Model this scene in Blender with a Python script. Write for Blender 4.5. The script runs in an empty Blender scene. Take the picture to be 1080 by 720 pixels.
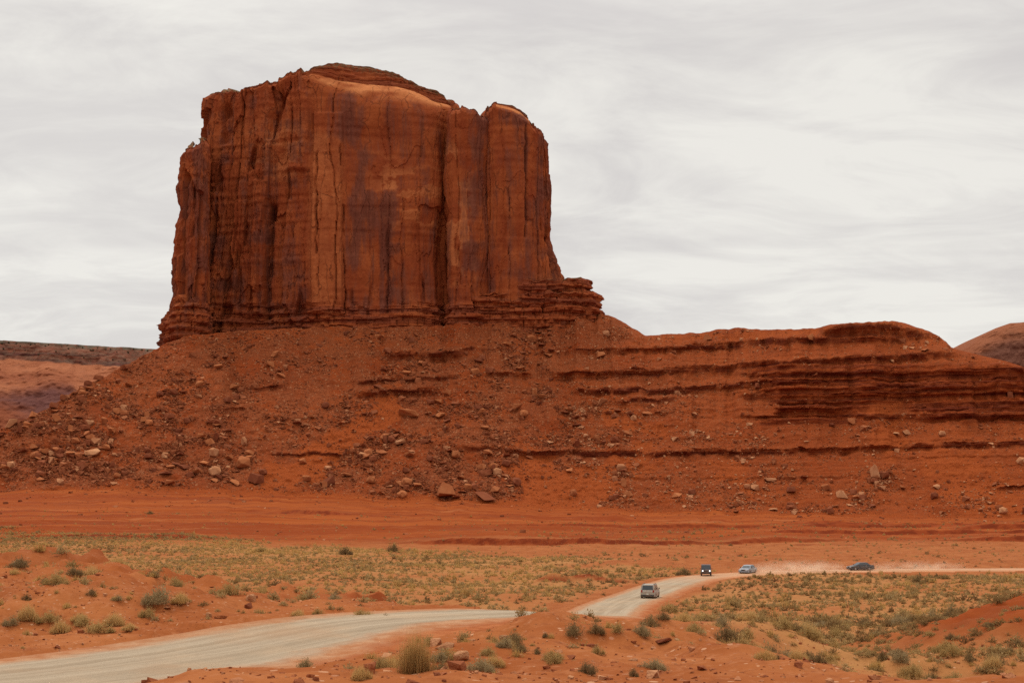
import bpy, bmesh, math, random
import numpy as np
from math import radians
from mathutils import Vector

sc = bpy.context.scene
COL = sc.collection
# ------------------------------------------------------------------ camera, sky, sun, exposure
F, UC, VH = 1500.0, 540.0, 520.0           # focal length in photo pixels, picture centre, horizon row
cam_d = bpy.data.cameras.new('camera'); cam = bpy.data.objects.new('camera', cam_d); COL.objects.link(cam)
cam_d.sensor_width = 36.0; cam_d.lens = 50.0; cam_d.shift_y = (VH - 360.0) / 1080.0
cam_d.clip_start = 0.2; cam_d.clip_end = 60000
cam.location = (0, 0, 0); cam.rotation_euler = (radians(90), 0, 0)
sc.camera = cam
SUN_EL, SUN_AZ = radians(62), radians(-35)   # azimuth from +Y, positive towards +X
world = bpy.data.worlds.new('World'); sc.world = world; world.use_nodes = True
sun_d = bpy.data.lights.new('sun', 'SUN'); sun_d.energy = 1.1; sun_d.angle = radians(14); sun_d.color = (1.0, 0.95, 0.87)
sun = bpy.data.objects.new('sun', sun_d); COL.objects.link(sun)
sd = Vector((math.cos(SUN_EL) * math.sin(SUN_AZ), math.cos(SUN_EL) * math.cos(SUN_AZ), math.sin(SUN_EL)))
sun.rotation_euler = sd.to_track_quat('Z', 'Y').to_euler(); sun.location = sd * 500
vs = sc.view_settings; vs.view_transform = 'Standard'; vs.look = 'None'; vs.exposure = 0.0; vs.gamma = 1.0; vs.use_curve_mapping = False
sc.cycles.max_bounces = 6; sc.cycles.diffuse_bounces = 2; sc.cycles.glossy_bounces = 2; sc.cycles.transparent_max_bounces = 6
sc.cycles.use_denoising = False
sc.cycles.volume_bounces = 4

class Nodes:
    """small helper for building a node tree"""
    def __init__(s, tree): s.t = tree; s.t.nodes.clear()
    def n(s, kind, props=None, **ins):
        nd = s.t.nodes.new(kind)
        for k, v in (props or {}).items(): setattr(nd, k, v)
        for k, v in ins.items():
            key = int(k[1:]) if k[0] == '_' and k[1:].isdigit() else k.replace('_', ' ')
            sock = nd.inputs[key]
            if isinstance(v, bpy.types.NodeSocket): s.t.links.new(v, sock)
            else: sock.default_value = v
        return nd
    def math(s, op, a, b=0.0, c=0.0, clamp=False):
        return s.n('ShaderNodeMath', dict(operation=op, use_clamp=clamp), _0=a, _1=b, _2=c).outputs[0]
    def mix(s, f, a, b, bt='MIX'):
        nd = s.t.nodes.new('ShaderNodeMix'); nd.data_type = 'RGBA'; nd.blend_type = bt; nd.clamp_factor = True
        for i, v in ((0, f), (6, a), (7, b)):
            if isinstance(v, bpy.types.NodeSocket): s.t.links.new(v, nd.inputs[i])
            else: nd.inputs[i].default_value = v if i == 0 else (*v[:3], 1.0)
        return nd.outputs[2]
    def ramp(s, f, lo, hi):
        return s.n('ShaderNodeMapRange', dict(clamp=True, interpolation_type='SMOOTHSTEP'), _0=f, _1=lo, _2=hi, _3=0.0, _4=1.0).outputs[0]
    def lin(s, f, lo, hi, a, b):
        return s.n('ShaderNodeMapRange', dict(clamp=True), _0=f, _1=lo, _2=hi, _3=a, _4=b).outputs[0]
    def noise(s, vec, scale, detail=4.0, rough=0.55, dist=0.0):
        return s.n('ShaderNodeTexNoise', None, Vector=vec, Scale=scale, Detail=detail, Roughness=rough, Distortion=dist).outputs[0]
    def scale(s, vec, xyz):
        return s.n('ShaderNodeVectorMath', dict(operation='MULTIPLY'), _0=vec, _1=xyz).outputs[0]
    def attr(s, name): return s.n('ShaderNodeAttribute', dict(attribute_name=name)).outputs['Fac']
    def pos(s): return s.n('ShaderNodeNewGeometry').outputs['Position']

# overcast sky: a NISHITA sky veiled by a thick stratus deck that is brighter overhead (CIE overcast), with soft banded cloud
w = Nodes(world.node_tree)
sky = w.n('ShaderNodeTexSky', dict(sky_type='NISHITA', sun_disc=False, sun_elevation=SUN_EL, sun_rotation=SUN_AZ, altitude=1600.0, air_density=1.0, dust_density=2.0))
dirv = w.n('ShaderNodeTexCoord').outputs['Generated']
sx = w.n('ShaderNodeSeparateXYZ', None, Vector=dirv)
zz = w.math('MAXIMUM', sx.outputs[2], 0.0)
den = w.math('ADD', zz, 0.16)
pl = w.n('ShaderNodeCombineXYZ', None, X=w.math('DIVIDE', sx.outputs[0], den), Y=w.math('DIVIDE', sx.outputs[1], den)).outputs[0]
pl = w.n('ShaderNodeVectorMath', dict(operation='ADD'), _0=pl, _1=(3.1, 1.7, 0.0)).outputs[0]
n1 = w.noise(w.scale(pl, (0.62, 1.15, 1.0)), 1.0, 6.0, 0.56, 0.55)
n2 = w.noise(w.scale(pl, (2.6, 3.9, 1.0)), 1.0, 8.0, 0.62, 0.9)
cl = w.math('ADD', w.math('MULTIPLY', n1, 0.64), w.math('MULTIPLY', n2, 0.36))
thin = w.n('ShaderNodeVectorMath', dict(operation='DOT_PRODUCT'), _0=dirv, _1=tuple(Vector((0.235, 1.0, 0.205)).normalized())).outputs['Value']
thin2 = w.n('ShaderNodeVectorMath', dict(operation='DOT_PRODUCT'), _0=dirv, _1=tuple(Vector((-0.30, 1.0, 0.20)).normalized())).outputs['Value']
cl = w.math('ADD', w.ramp(cl, 0.40, 0.63), w.math('ADD', w.math('MULTIPLY', w.ramp(thin, 0.985, 1.0), 0.30), w.math('MULTIPLY', w.ramp(thin2, 0.985, 1.0), 0.30)))
ccol = w.mix(cl, (6.75, 6.39, 6.14), (8.80, 8.50, 7.86))
lift = w.math('ADD', 1.0, w.math('MULTIPLY', w.math('POWER', w.math('MAXIMUM', w.math('SUBTRACT', zz, 0.3), 0.0), 1.0), 2.1))
ccol = w.mix(1.0, ccol, w.n('ShaderNodeCombineXYZ', None, X=lift, Y=lift, Z=lift).outputs[0], 'MULTIPLY')
skyc = w.mix(0.93, sky.outputs[0], ccol)
bg = w.n('ShaderNodeBackground', None, Color=skyc, Strength=0.1)
w.t.links.new(bg.outputs[0], w.n('ShaderNodeOutputWorld').inputs[0])

# ------------------------------------------------------------------ helpers
def PX(u, Y): return (np.asarray(u) - UC) * Y / F
def PZ(v, Y): return (VH - np.asarray(v)) * Y / F
def sstep(a, b, x):
    t = np.clip((np.asarray(x, float) - a) / (b - a), 0, 1); return t * t * (3 - 2 * t)
def hsh(ix, iy, iz, seed):
    M = np.int64(0xffffffff)
    n = (ix.astype(np.int64) * 374761393 + np.asarray(iy).astype(np.int64) * 668265263 + np.asarray(iz).astype(np.int64) * 1440670441 + seed * 1274126177) & M
    n = ((n ^ (n >> 13)) * 1103515245) & M
    n = ((n ^ (n >> 15)) * 1274126177) & M
    return ((n ^ (n >> 16)) & 0xffffff) / float(0x1000000)
def vn3(x, y, z, seed=0):
    x, y, z = np.broadcast_arrays(np.asarray(x, float), np.asarray(y, float), np.asarray(z, float))
    ix, iy, iz = np.floor(x), np.floor(y), np.floor(z)
    fx, fy, fz = x - ix, y - iy, z - iz
    sx_, sy_, sz_ = [f * f * f * (f * (f * 6 - 15) + 10) for f in (fx, fy, fz)]
    r = 0
    for dx in (0, 1):
        wx = sx_ if dx else 1 - sx_
        for dy in (0, 1):
            wy = sy_ if dy else 1 - sy_
            for dz in (0, 1):
                wz = sz_ if dz else 1 - sz_
                r = r + wx * wy * wz * hsh(ix + dx, iy + dy, iz + dz, seed)
    return r * 2 - 1
def fbm3(x, y, z, seed=0, octv=4, gain=0.5, lac=2.03):
    a, t, r = 1.0, 0.0, 0.0
    for i in range(octv):
        r = r + a * vn3(x, y, z, seed + i * 17); t += a; a *= gain; x = x * lac + 5.2; y = y * lac + 1.3; z = z * lac + 9.1
    return r / t * 1.6
def vn2(x, y, seed=0):
    x, y = np.broadcast_arrays(np.asarray(x, float), np.asarray(y, float)); ix, iy = np.floor(x), np.floor(y); fx, fy = x - ix, y - iy
    wx, wy = [f * f * f * (f * (f * 6 - 15) + 10) for f in (fx, fy)]; ix = ix.astype(np.int64); iy = iy.astype(np.int64); z0 = np.zeros(1)
    a, b, c, d = [hsh(ix + i, iy + j, z0, seed) for i, j in ((0, 0), (1, 0), (0, 1), (1, 1))]
    return ((a + (b - a) * wx) * (1 - wy) + (c + (d - c) * wx) * wy) * 2 - 1
def fbm2(x, y, seed=0, octv=4, gain=0.5):
    a, t, r = 1.0, 0.0, 0.0
    for i in range(octv):
        r = r + a * vn2(x, y, seed + i * 17); t += a; a *= gain; x = x * 2.03 + 5.2; y = y * 2.03 + 1.3
    return r / t * 1.6
def fbm1(x, seed, octv=4):
    """one-dimensional noise looked up from a fine table"""
    x = np.asarray(x, float); lo, hi = x.min(), x.max(); g = np.linspace(lo, hi, int(min(60000, max(64, (hi - lo) * 24)))); return np.interp(x, g, fbm2(g, 0 * g + seed, seed, octv))
def rnd1(i, seed, j=0): return hsh(np.asarray(i), np.asarray(j), np.zeros(1), seed)

def mesh_np(name, V, faces, mat=None, attrs=None, smooth=False, parent=None, link=True):
    """V (n,3); faces (m,k) integer array of one polygon size, or a list of such arrays"""
    me = bpy.data.meshes.new(name)
    if not isinstance(faces, list): faces = [faces]
    me.vertices.add(len(V)); me.vertices.foreach_set('co', np.ascontiguousarray(V, np.float32).ravel())
    idx = np.concatenate([f.ravel() for f in faces]).astype(np.int32)
    tot = np.concatenate([np.full(len(f), f.shape[1], np.int32) for f in faces])
    st = np.concatenate([[0], np.cumsum(tot)[:-1]]).astype(np.int32)
    me.loops.add(len(idx)); me.loops.foreach_set('vertex_index', idx)
    me.polygons.add(len(tot)); me.polygons.foreach_set('loop_start', st)
    me.polygons.foreach_set('use_smooth', np.full(len(tot), smooth, bool))
    for k, a in (attrs or {}).items():
        at = me.attributes.new(k, 'FLOAT', 'POINT'); at.data.foreach_set('value', np.ascontiguousarray(a, np.float32).ravel())
    me.update(calc_edges=True)
    if mat: me.materials.append(mat)
    if not link: return me
    o = bpy.data.objects.new(name, me); COL.objects.link(o)
    if parent: o.parent = parent
    return o
def grid_faces(n, m, wrap=False):
    i = np.arange(n if wrap else n - 1)[:, None]; j = np.arange(m - 1)[None, :]
    a = i * m + j; b = ((i + 1) % n) * m + j
    return np.stack([a, b, b + 1, a + 1], -1).reshape(-1, 4)
def tag(o, label, cat, group=None, kind=None):
    o['label'] = label; o['category'] = cat
    if group: o['group'] = group
    if kind: o['kind'] = kind
    return o
def curve(x, pts):
    p = np.array(pts, float); return np.interp(x, p[:, 0], p[:, 1])
def smooth1(a, n):
    if n < 2: return a
    k = np.hanning(n + 2)[1:-1]; k /= k.sum()
    return np.convolve(np.pad(a, (n, n), 'edge'), k, 'same')[n:-n]

# ------------------------------------------------------------------ materials
def new_mat(name):
    m = bpy.data.materials.new(name); m.use_nodes = True; return m, Nodes(m.node_tree)
def finish(nd, col, rough=0.9, bump=None, bstr=0.5, bdist=1.0, metallic=0.0, spec=0.04):
    b = nd.n('ShaderNodeBsdfPrincipled', None, Base_Color=col, Roughness=rough, Metallic=metallic)
    b.inputs['Specular IOR Level'].default_value = spec
    if bump is not None:
        nd.t.links.new(nd.n('ShaderNodeBump', None, Height=bump, Strength=bstr, Distance=bdist).outputs[0], b.inputs['Normal'])
    nd.t.links.new(b.outputs[0], nd.n('ShaderNodeOutputMaterial').inputs[0])
    return b

def mat_cliff():
    m, d = new_mat('sandstone_cliff'); p = d.pos()
    var, lite, bed = d.attr('varn'), d.attr('lite'), d.attr('bed')
    st = d.noise(d.scale(p, (0.16, 0.16, 0.007)), 1.0, 7, 0.62, 0.2)
    st2 = d.noise(d.scale(p, (0.55, 0.55, 0.03)), 1.0, 4, 0.6)
    blot = d.noise(d.scale(p, (0.045, 0.045, 0.03)), 1.0, 6, 0.62, 0.4)
    fine = d.noise(p, 0.55, 5, 0.65)
    bedn = d.noise(d.scale(p, (0.012, 0.012, 0.42)), 1.0, 5, 0.65)
    base = d.mix(d.ramp(blot, 0.35, 0.68), (0.215, 0.044, 0.0150), (0.300, 0.073, 0.0225))
    base = d.mix(d.math('MULTIPLY', d.ramp(st, 0.50, 0.72), 0.45), base, (0.36, 0.100, 0.033))
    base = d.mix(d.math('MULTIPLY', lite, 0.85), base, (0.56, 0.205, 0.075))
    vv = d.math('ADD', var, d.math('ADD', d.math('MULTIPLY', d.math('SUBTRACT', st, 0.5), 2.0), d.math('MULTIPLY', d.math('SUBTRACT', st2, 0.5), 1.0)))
    vv = d.math('MULTIPLY', d.ramp(vv, 0.28, 1.0), 0.80)
    col = d.mix(vv, base, d.mix(d.ramp(st2, .35, .65), (0.092, 0.031, 0.022), (0.145, 0.047, 0.031)))
    bb = d.math('MULTIPLY', bed, d.ramp(bedn, 0.42, 0.62))
    col = d.mix(d.math('MULTIPLY', bb, 0.65), col, (0.15, 0.040, 0.022))
    col = d.mix(d.math('MULTIPLY', d.ramp(fine, 0.52, 0.75), 0.3), col, (0.17, 0.045, 0.02))
    col = d.mix(d.math('MULTIPLY', d.attr('scrub'), d.ramp(fine, 0.40, 0.55)), col, (0.13, 0.105, 0.055))
    pv = d.n('ShaderNodeVectorMath', dict(operation='ADD'), _0=d.scale(p, (0.075, 0.075, 0.019)), _1=d.scale(d.n('ShaderNodeTexNoise', None, Vector=p, Scale=0.05, Detail=4.0).outputs['Color'], (0.9, 0.9, 0.5))).outputs[0]
    crk = d.n('ShaderNodeTexVoronoi', dict(feature='DISTANCE_TO_EDGE'), Vector=pv, Scale=1.0).outputs['Distance']
    crk = d.math('MULTIPLY', d.ramp(crk, 0.022, 0.004), d.ramp(blot, 0.46, 0.58))
    col = d.mix(d.math('MULTIPLY', crk, 0.5), col, (0.055, 0.016, 0.010))
    h = d.math('ADD', d.math('SUBTRACT', d.math('MULTIPLY', fine, 0.6), d.math('MULTIPLY', crk, 1.2)), d.math('ADD', d.math('MULTIPLY', st2, 0.5), d.math('MULTIPLY', d.math('MULTIPLY', bed, bedn), 2.0)))
    finish(d, col, 0.92, h, 0.40, 1.6)
    return m
def mat_talus():
    m, d = new_mat('talus_slope'); p = d.pos()
    bed, sand = d.attr('bed'), d.attr('sand')
    big = d.noise(p, 0.018, 5, 0.6, 0.3); mid = d.noise(p, 0.16, 6, 0.7); fine = d.noise(p, 0.9, 4, 0.65)
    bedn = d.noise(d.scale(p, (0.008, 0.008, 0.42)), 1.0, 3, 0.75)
    col = d.mix(d.ramp(big, 0.35, 0.65), (0.225, 0.042, 0.0105), (0.285, 0.061, 0.016))
    col = d.mix(d.math('MULTIPLY', d.ramp(mid, 0.45, 0.68), 0.55), col, (0.175, 0.050, 0.020))
    rb = d.math('MULTIPLY', d.attr('rubble'), d.ramp(d.noise(p, 0.035, 6, .7), .38, .58))
    col = d.mix(d.math('MULTIPLY', rb, .62), col, d.mix(d.ramp(fine, .4, .62), (0.145, 0.039, 0.0155), (0.275, 0.080, 0.030)))
    col = d.mix(sand, col, d.mix(d.ramp(fine, .3, .7), (0.265, 0.053, 0.0125), (0.315, 0.072, 0.0180)))
    vor = d.n('ShaderNodeTexVoronoi', dict(feature='F1'), Vector=p, Scale=0.55, Randomness=1.0)
    rc = d.n('ShaderNodeSeparateColor', None, Color=vor.outputs['Color'])
    st = d.math('MULTIPLY', d.math('LESS_THAN', vor.outputs['Distance'], d.lin(rc.outputs[0], 0.35, 1.0, 0.0, 0.5)), d.attr('rubble'))
    col = d.mix(d.math('MULTIPLY', st, 0.75), col, d.mix(rc.outputs[1], (0.20, 0.062, 0.030), (0.40, 0.165, 0.075)))
    col = d.mix(d.math('MULTIPLY', bed, d.math('MULTIPLY', d.ramp(bedn, 0.47, 0.55), 0.85)), col, (0.115, 0.022, 0.011))  # dark rock beds, with the shade of the ledges painted into the colour
    h = d.math('ADD', d.math('ADD', d.math('MULTIPLY', mid, 2.0), d.math('MULTIPLY', fine, 0.8)), d.math('MULTIPLY', st, 0.8))
    finish(d, col, 0.95, h, 0.8, 1.2)
    return m
def mat_ground():
    m, d = new_mat('red_desert_ground'); p = d.pos()
    big = d.noise(p, 0.02, 5, 0.6, 0.5); mid = d.noise(p, 0.25, 6, 0.65); fine = d.noise(p, 3.5, 5, 0.7)
    band = d.noise(d.scale(p, (0.004, 0.03, 0.2)), 1.0, 6, 0.65, 0.3)
    dry, red = d.attr('dry'), d.attr('red')
    near = d.mix(d.ramp(mid, 0.35, 0.65), (0.262, 0.073, 0.0205), (0.335, 0.110, 0.0350))
    near = d.mix(d.math('MULTIPLY', d.ramp(fine, 0.5, 0.72), 0.45), near, (0.43, 0.185, 0.088))
    near = d.mix(d.math('MULTIPLY', d.ramp(d.noise(p, 1.3, 6, 0.75), 0.52, 0.66), 0.5), near, (0.18, 0.050, 0.018))
    rd = d.mix(d.ramp(band, 0.38, 0.64), (0.212, 0.0385, 0.0075), (0.290, 0.067, 0.0140))
    rd = d.mix(d.math('MULTIPLY', d.ramp(mid, 0.5, 0.75), 0.35), rd, (0.345, 0.100, 0.030))
    wash = d.noise(d.scale(p, (0.018, 0.085, 0.085)), 1.0, 7, 0.7, 0.6)
    rd = d.mix(d.math('MULTIPLY', d.ramp(wash, 0.50, 0.62), 0.55), rd, (0.185, 0.046, 0.0165))
    rd = d.mix(d.math('MULTIPLY', d.ramp(wash, 0.44, 0.34), 0.40), rd, (0.40, 0.150, 0.055))
    col = d.mix(red, near, rd)
    dn = d.math('MULTIPLY', d.math('MULTIPLY', dry, d.math('SUBTRACT', 1.0, red, clamp=True)), d.lin(d.noise(p, 0.11, 6, 0.68), 0.36, 0.62, 0.35, 1.0))
    col = d.mix(dn, col, d.mix(d.ramp(big, .4, .6), (0.35, 0.165, 0.058), (0.33, 0.120, 0.040)))
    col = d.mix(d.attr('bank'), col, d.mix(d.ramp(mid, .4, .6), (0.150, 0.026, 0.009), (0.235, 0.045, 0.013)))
    vor = d.n('ShaderNodeTexVoronoi', dict(feature='F1'), Vector=p, Scale=5.5, Randomness=1.0)
    rc = d.n('ShaderNodeSeparateColor', None, Color=vor.outputs['Color'])
    peb = d.math('MULTIPLY', d.math('LESS_THAN', vor.outputs['Distance'], d.lin(rc.outputs[0], 0.55, 1.0, 0.0, 0.35)), d.math('SUBTRACT', 1.0, red))
    col = d.mix(d.math('MULTIPLY', peb, 0.7), col, d.mix(rc.outputs[1], (0.30, 0.10, 0.05), (0.58, 0.33, 0.19)))
    h = d.math('ADD', d.math('ADD', d.math('MULTIPLY', fine, 0.06), d.math('MULTIPLY', mid, 0.25)), d.math('MULTIPLY', peb, 0.03))
    finish(d, col, 0.95, h, 0.8, 1.0)
    return m
def mat_road():
    m, d = new_mat('gravel_road'); p = d.pos()
    ac, al = d.attr('across'), d.attr('along')           # metres
    ed = d.noise(p, 0.7, 5, 0.65); fine = d.noise(p, 7.0, 4, 0.75); mid = d.noise(p, 0.35, 5, 0.6)
    tr = d.noise(d.n('ShaderNodeCombineXYZ', None, X=d.math('MULTIPLY', ac, 1.5), Y=d.math('MULTIPLY', al, 0.03)).outputs[0], 1.0, 5, 0.62, 0.15)
    grav = d.mix(d.ramp(tr, 0.36, 0.64), (0.300, 0.225, 0.152), (0.405, 0.318, 0.225))
    grav = d.mix(d.math('MULTIPLY', d.ramp(mid, 0.45, 0.7), 0.5), grav, (0.47, 0.325, 0.205))
    grav = d.mix(d.math('MULTIPLY', d.ramp(fine, 0.5, 0.72), 0.35), grav, (0.24, 0.175, 0.12))
    aa = d.math('ADD', d.math('ADD', d.math('ABSOLUTE', ac), d.math('MULTIPLY', d.ramp(ac, -0.6, 0.8), d.math('ADD', 0.75, d.math('MULTIPLY', 2.3, d.math('MULTIPLY', d.ramp(al, 38.5, 47.5), d.ramp(al, 75.0, 58.0)))))), d.math('MULTIPLY', d.math('SUBTRACT', ed, 0.5), 2.2))
    sh = d.mix(d.ramp(d.noise(p, 1.6, 6, .7), .36, .64), (0.355, 0.145, 0.064), (0.435, 0.235, 0.130))
    col = d.mix(d.ramp(aa, 2.7, 3.9), grav, sh)
    col = d.mix(d.ramp(aa, 3.7, 5.2), col, d.mix(d.ramp(d.noise(p, 0.9, 6, .7), .4, .6), (0.300, 0.082, 0.027), (0.385, 0.130, 0.047)))
    col = d.mix(d.math('MULTIPLY', d.ramp(al, 215.0, 250.0), 0.7), col, (0.52, 0.25, 0.13))
    col = d.mix(d.math('MULTIPLY', d.ramp(d.noise(p, 0.12, 6, .7), .46, .66), .45), col, (0.345, 0.195, 0.105))
    h = d.math('ADD', d.math('MULTIPLY', fine, 0.06), d.math('MULTIPLY', tr, 0.14))
    finish(d, col, 0.95, h, 0.9, 1.0)
    return m
M_CLIFF, M_TALUS, M_GROUND, M_ROAD = mat_cliff(), mat_talus(), mat_ground(), mat_road()
# ------------------------------------------------------------------ the slope below the butte and the ridge to its right
V0 = [(-400, 528), (-250, 526), (0, 519), (150, 518), (270, 522), (400, 528), (500, 530), (600, 538), (700, 541), (800, 543), (950, 547), (1080, 549), (1400, 552)]
VT = [(-400, 523), (-250, 518), (-150, 500), (-60, 478), (0, 453), (17, 444), (35, 437), (50, 429), (65, 420), (83, 410), (105, 400), (125, 390), (147, 377), (166, 366), (176, 360), (200, 355), (230, 351), (290, 347), (345, 343.5), (400, 345), (480, 343), (540, 340),
      (600, 333), (632, 327.5), (645, 333), (660, 341), (680, 353.5), (700, 352.5), (740, 350.5), (760, 347), (780, 345.5), (800, 347.5), (830, 347), (860, 346), (875, 342), (890, 340.5), (925, 340),
      (940, 338), (955, 341), (975, 348), (990, 355), (1003, 366), (1015, 370), (1040, 376), (1062, 381), (1080, 387), (1200, 395), (1400, 400)]
YB = [(-400, 830), (0, 880), (345, 900), (600, 905), (800, 890), (1080, 860), (1400, 820)]
ustep = np.concatenate([np.arange(-400, -40, 8.0), np.arange(-40, 1120, 1.3), np.arange(1120, 1401, 8.0)])
NV = 230
def ledge(pts, thick, fade=18.0): return (np.array(pts, float), thick, fade)
LEDGES = [
    ledge([(470, 469), (560, 475), (640, 477.5), (720, 477), (800, 474), (900, 471.5), (1000, 468), (1080, 465.5), (1400, 458)], 5.0, 70),
    ledge([(575, 369), (700, 367), (760, 363), (810, 359), (860, 357), (1000, 353)], 5.5, 40),
    ledge([(868, 350), (905, 345), (940, 344), (972, 352)], 9.0, 12),
    ledge([(570, 393.5), (640, 392.5), (700, 390), (790, 384), (870, 379), (940, 375.5), (1012, 372)], 6.5, 30),
    ledge([(600, 411.5), (700, 411), (760, 406.5), (830, 401)], 5.5, 40),
    ledge([(645, 422.5), (725, 422)], 3.5, 20),
    ledge([(405, 376), (445, 373), (495, 370.5)], 7.5, 20),
    ledge([(480, 369), (545, 366)], 2.6, 20),
    ledge([(365, 402.5), (420, 399.5), (490, 396)], 3.6, 24),
    ledge([(375, 415), (420, 411.5), (465, 410)], 6.5, 18),
    ledge([(515, 394), (565, 393)], 4.5, 12),
    ledge([(255, 407.5), (300, 406.5)], 3.0, 12),
    ledge([(285, 478), (375, 477.5)], 2.4, 12),
    ledge([(1035, 512), (1100, 511), (1400, 505)], 3.0, 30),
    ledge([(230, 431), (262, 430)], 3.0, 10),
    ledge([(985, 391), (1030, 387), (1065, 387), (1100, 394)], 4.0, 12),
]
for k in range(7):
    LEDGES.append(ledge([(775 + (k % 3) * 7, 394 + 7.6 * k), (905, 392.5 + 7.6 * k - .5 * (k > 4)), (1000, 391.5 + 7.6 * k), (1080, 390 + 7.6 * k), (1400, 386 + 7.6 * k)], 4.6, 26))
def mask_strata(u, v):      # the bedded cliff band on the right, with a talus fan lying over part of it
    ue = 808 + 13 * fbm2(v / 3.1, 1.7, 201, 3) + .25 * (v - 415)
    m = sstep(ue - 6, ue + 6, u) * sstep(382, 389, v) * (1 - sstep(445, 449, v))
    fan = sstep(425, 437, v + 9 * np.exp(-((u - 935) / 22.0) ** 2)) * np.exp(-((u - 938) / 36.0) ** 4)
    return m * (1 - 0.95 * fan)

nu = len(ustep); q = np.linspace(0, 1, NV)
v0 = curve(ustep, V0) + 1.5 * fbm2(ustep / 18.0, 3.0, 5, 3)
vt = curve(ustep, VT) + 0.8 * fbm2(ustep / 7.0, 9.0, 8, 3) * (sstep(1005, 990, ustep))
Vg = v0[:, None] + (vt - v0)[:, None] * q[None, :]
Ug = np.repeat(ustep[:, None], NV, 1)
tan = 0.50 + 0.20 * sstep(0, 0.35, q)[None, :] + 0.05 * fbm2(Ug / 40.0, Vg / 25.0, 11, 3)
bench = np.zeros_like(tan); cliffm = np.zeros_like(tan); over = np.zeros_like(tan)
wob = 1.1 * fbm2(Ug / 16.0, Vg / 40.0, 23, 3) + 0.9 * fbm2(Ug / 4.6, Vg / 9.0, 24, 3)
gap = 1 - .8 * sstep(.42, .62, fbm2(Ug / 7.5, Vg / 13.0, 25, 3))
for pts, th, fade in LEDGES:
    c = np.interp(ustep, pts[:, 0], pts[:, 1])[:, None]
    on = (sstep(pts[0, 0] - 4, pts[0, 0] + fade, ustep) * (1 - sstep(pts[-1, 0] - fade, pts[-1, 0] + 4, ustep)))[:, None]
    on = on * gap * (0.78 + 0.5 * fbm2(Ug / 22.0, 0 * Vg + pts[0, 1], int(pts[0, 1] * 3), 3)).clip(0.15, 1)
    if 388 < pts[0, 1] < 452 and pts[0, 0] > 780: on = on * mask_strata(Ug, Vg).clip(0, 1)
    d = Vg + wob - c
    cl = np.minimum(1, on * 1.25) * sstep(th * .5 + 0.5, th * .5 - 0.5, np.abs(d - th * .5 + th * .2))
    be = on * np.exp(-((d + th * .95) / (th * .55)) ** 2)
    over += on * .30 * th * (np.exp(-((d + .10 * th) / (.22 * th + .5)) ** 2) - .9 * np.exp(-((d - .80 * th) / (.35 * th + .5)) ** 2))
    cliffm = np.maximum(cliffm, cl); bench = np.maximum(bench, be)
str_m = mask_strata(Ug, Vg)
tan = tan + 0.75 * str_m
tan = tan * (1 - 0.42 * bench) * (1 - cliffm) + 7.0 * cliffm
# rounded slickrock crest on the right part of the ridge: flatter towards the top
dcr = Vg - vt[:, None]
tan = np.where(Ug > 640, tan * (1 - 0.42 * np.exp(-dcr / 5.0) * (1 - cliffm)), tan)
e = (VH - Vg) / F
tan = np.maximum(tan, e + 0.17)
dv = -(np.diff(Vg, axis=1))
g = np.cumsum(np.concatenate([np.zeros((nu, 1)), dv / F / ((tan - e)[:, :-1])], 1), 1)
Y = curve(ustep, YB)[:, None] * np.exp(g)
# blend neighbouring columns so that the slope has no vertical seams
for it in range(2):
    Y = 0.25 * np.roll(Y, 1, 0) + 0.5 * Y + 0.25 * np.roll(Y, -1, 0); Y[0] = 2 * Y[1] - Y[2]; Y[-1] = 2 * Y[-2] - Y[-3]
P = np.stack([PX(Ug, Y), Y, PZ(Vg, Y)], -1)
rub = (1 - sstep(640, 900, Ug) * 0.55) * (1 - str_m)
X_, Y_, Z_ = P[..., 0], P[..., 1], P[..., 2]
n_big = fbm3(X_ / 22, Y_ / 22, Z_ / 22, 31, 4); n_small = fbm3(X_ / 4.5, Y_ / 4.5, Z_ / 4.5, 37, 3); n_rill = fbm3(X_ / 9, Y_ / 80, Z_ / 80, 41, 3)
strat = np.tanh(2.6 * vn3(X_ / 160, Y_ / 160, Z_ / 2.3 + 0.35 * vn3(X_ / 30, 0, 0, 4), 43)) + .5 * vn3(X_ / 90, 0, Z_ / 1.0, 44)
colm = fbm3(X_ / 7, 0 * X_, Z_ / 26, 45, 3); jnt = -np.exp(-(vn3(X_ / 9, 0, Z_ / 60, 47) / .10) ** 2)
edgefade = sstep(0, 0.05, q)[None, :] * np.where((Ug > 640), sstep(0.0, 0.06, 1 - q)[None, :], 1.0)
disp = edgefade * (1.6 * n_big + 1.0 * n_small * (0.40 + 0.60 * rub) + 1.5 * n_rill + strat * (1.7 * str_m + 0.40 * sstep(560, 700, Ug) + 0.15) + (1.7 * colm + 1.1 * jnt) * np.maximum(str_m, cliffm))
disp = disp + cliffm * (0.9 * fbm3(X_ / 5, Y_ / 30, Z_ / 30, 51, 3) + 0.6 * strat)
disp = disp + 1.0 * over * (1 + .5 * colm)
P[..., 1] -= 0.8 * disp; P[..., 2] += 0.45 * disp * (1 - cliffm)
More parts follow.
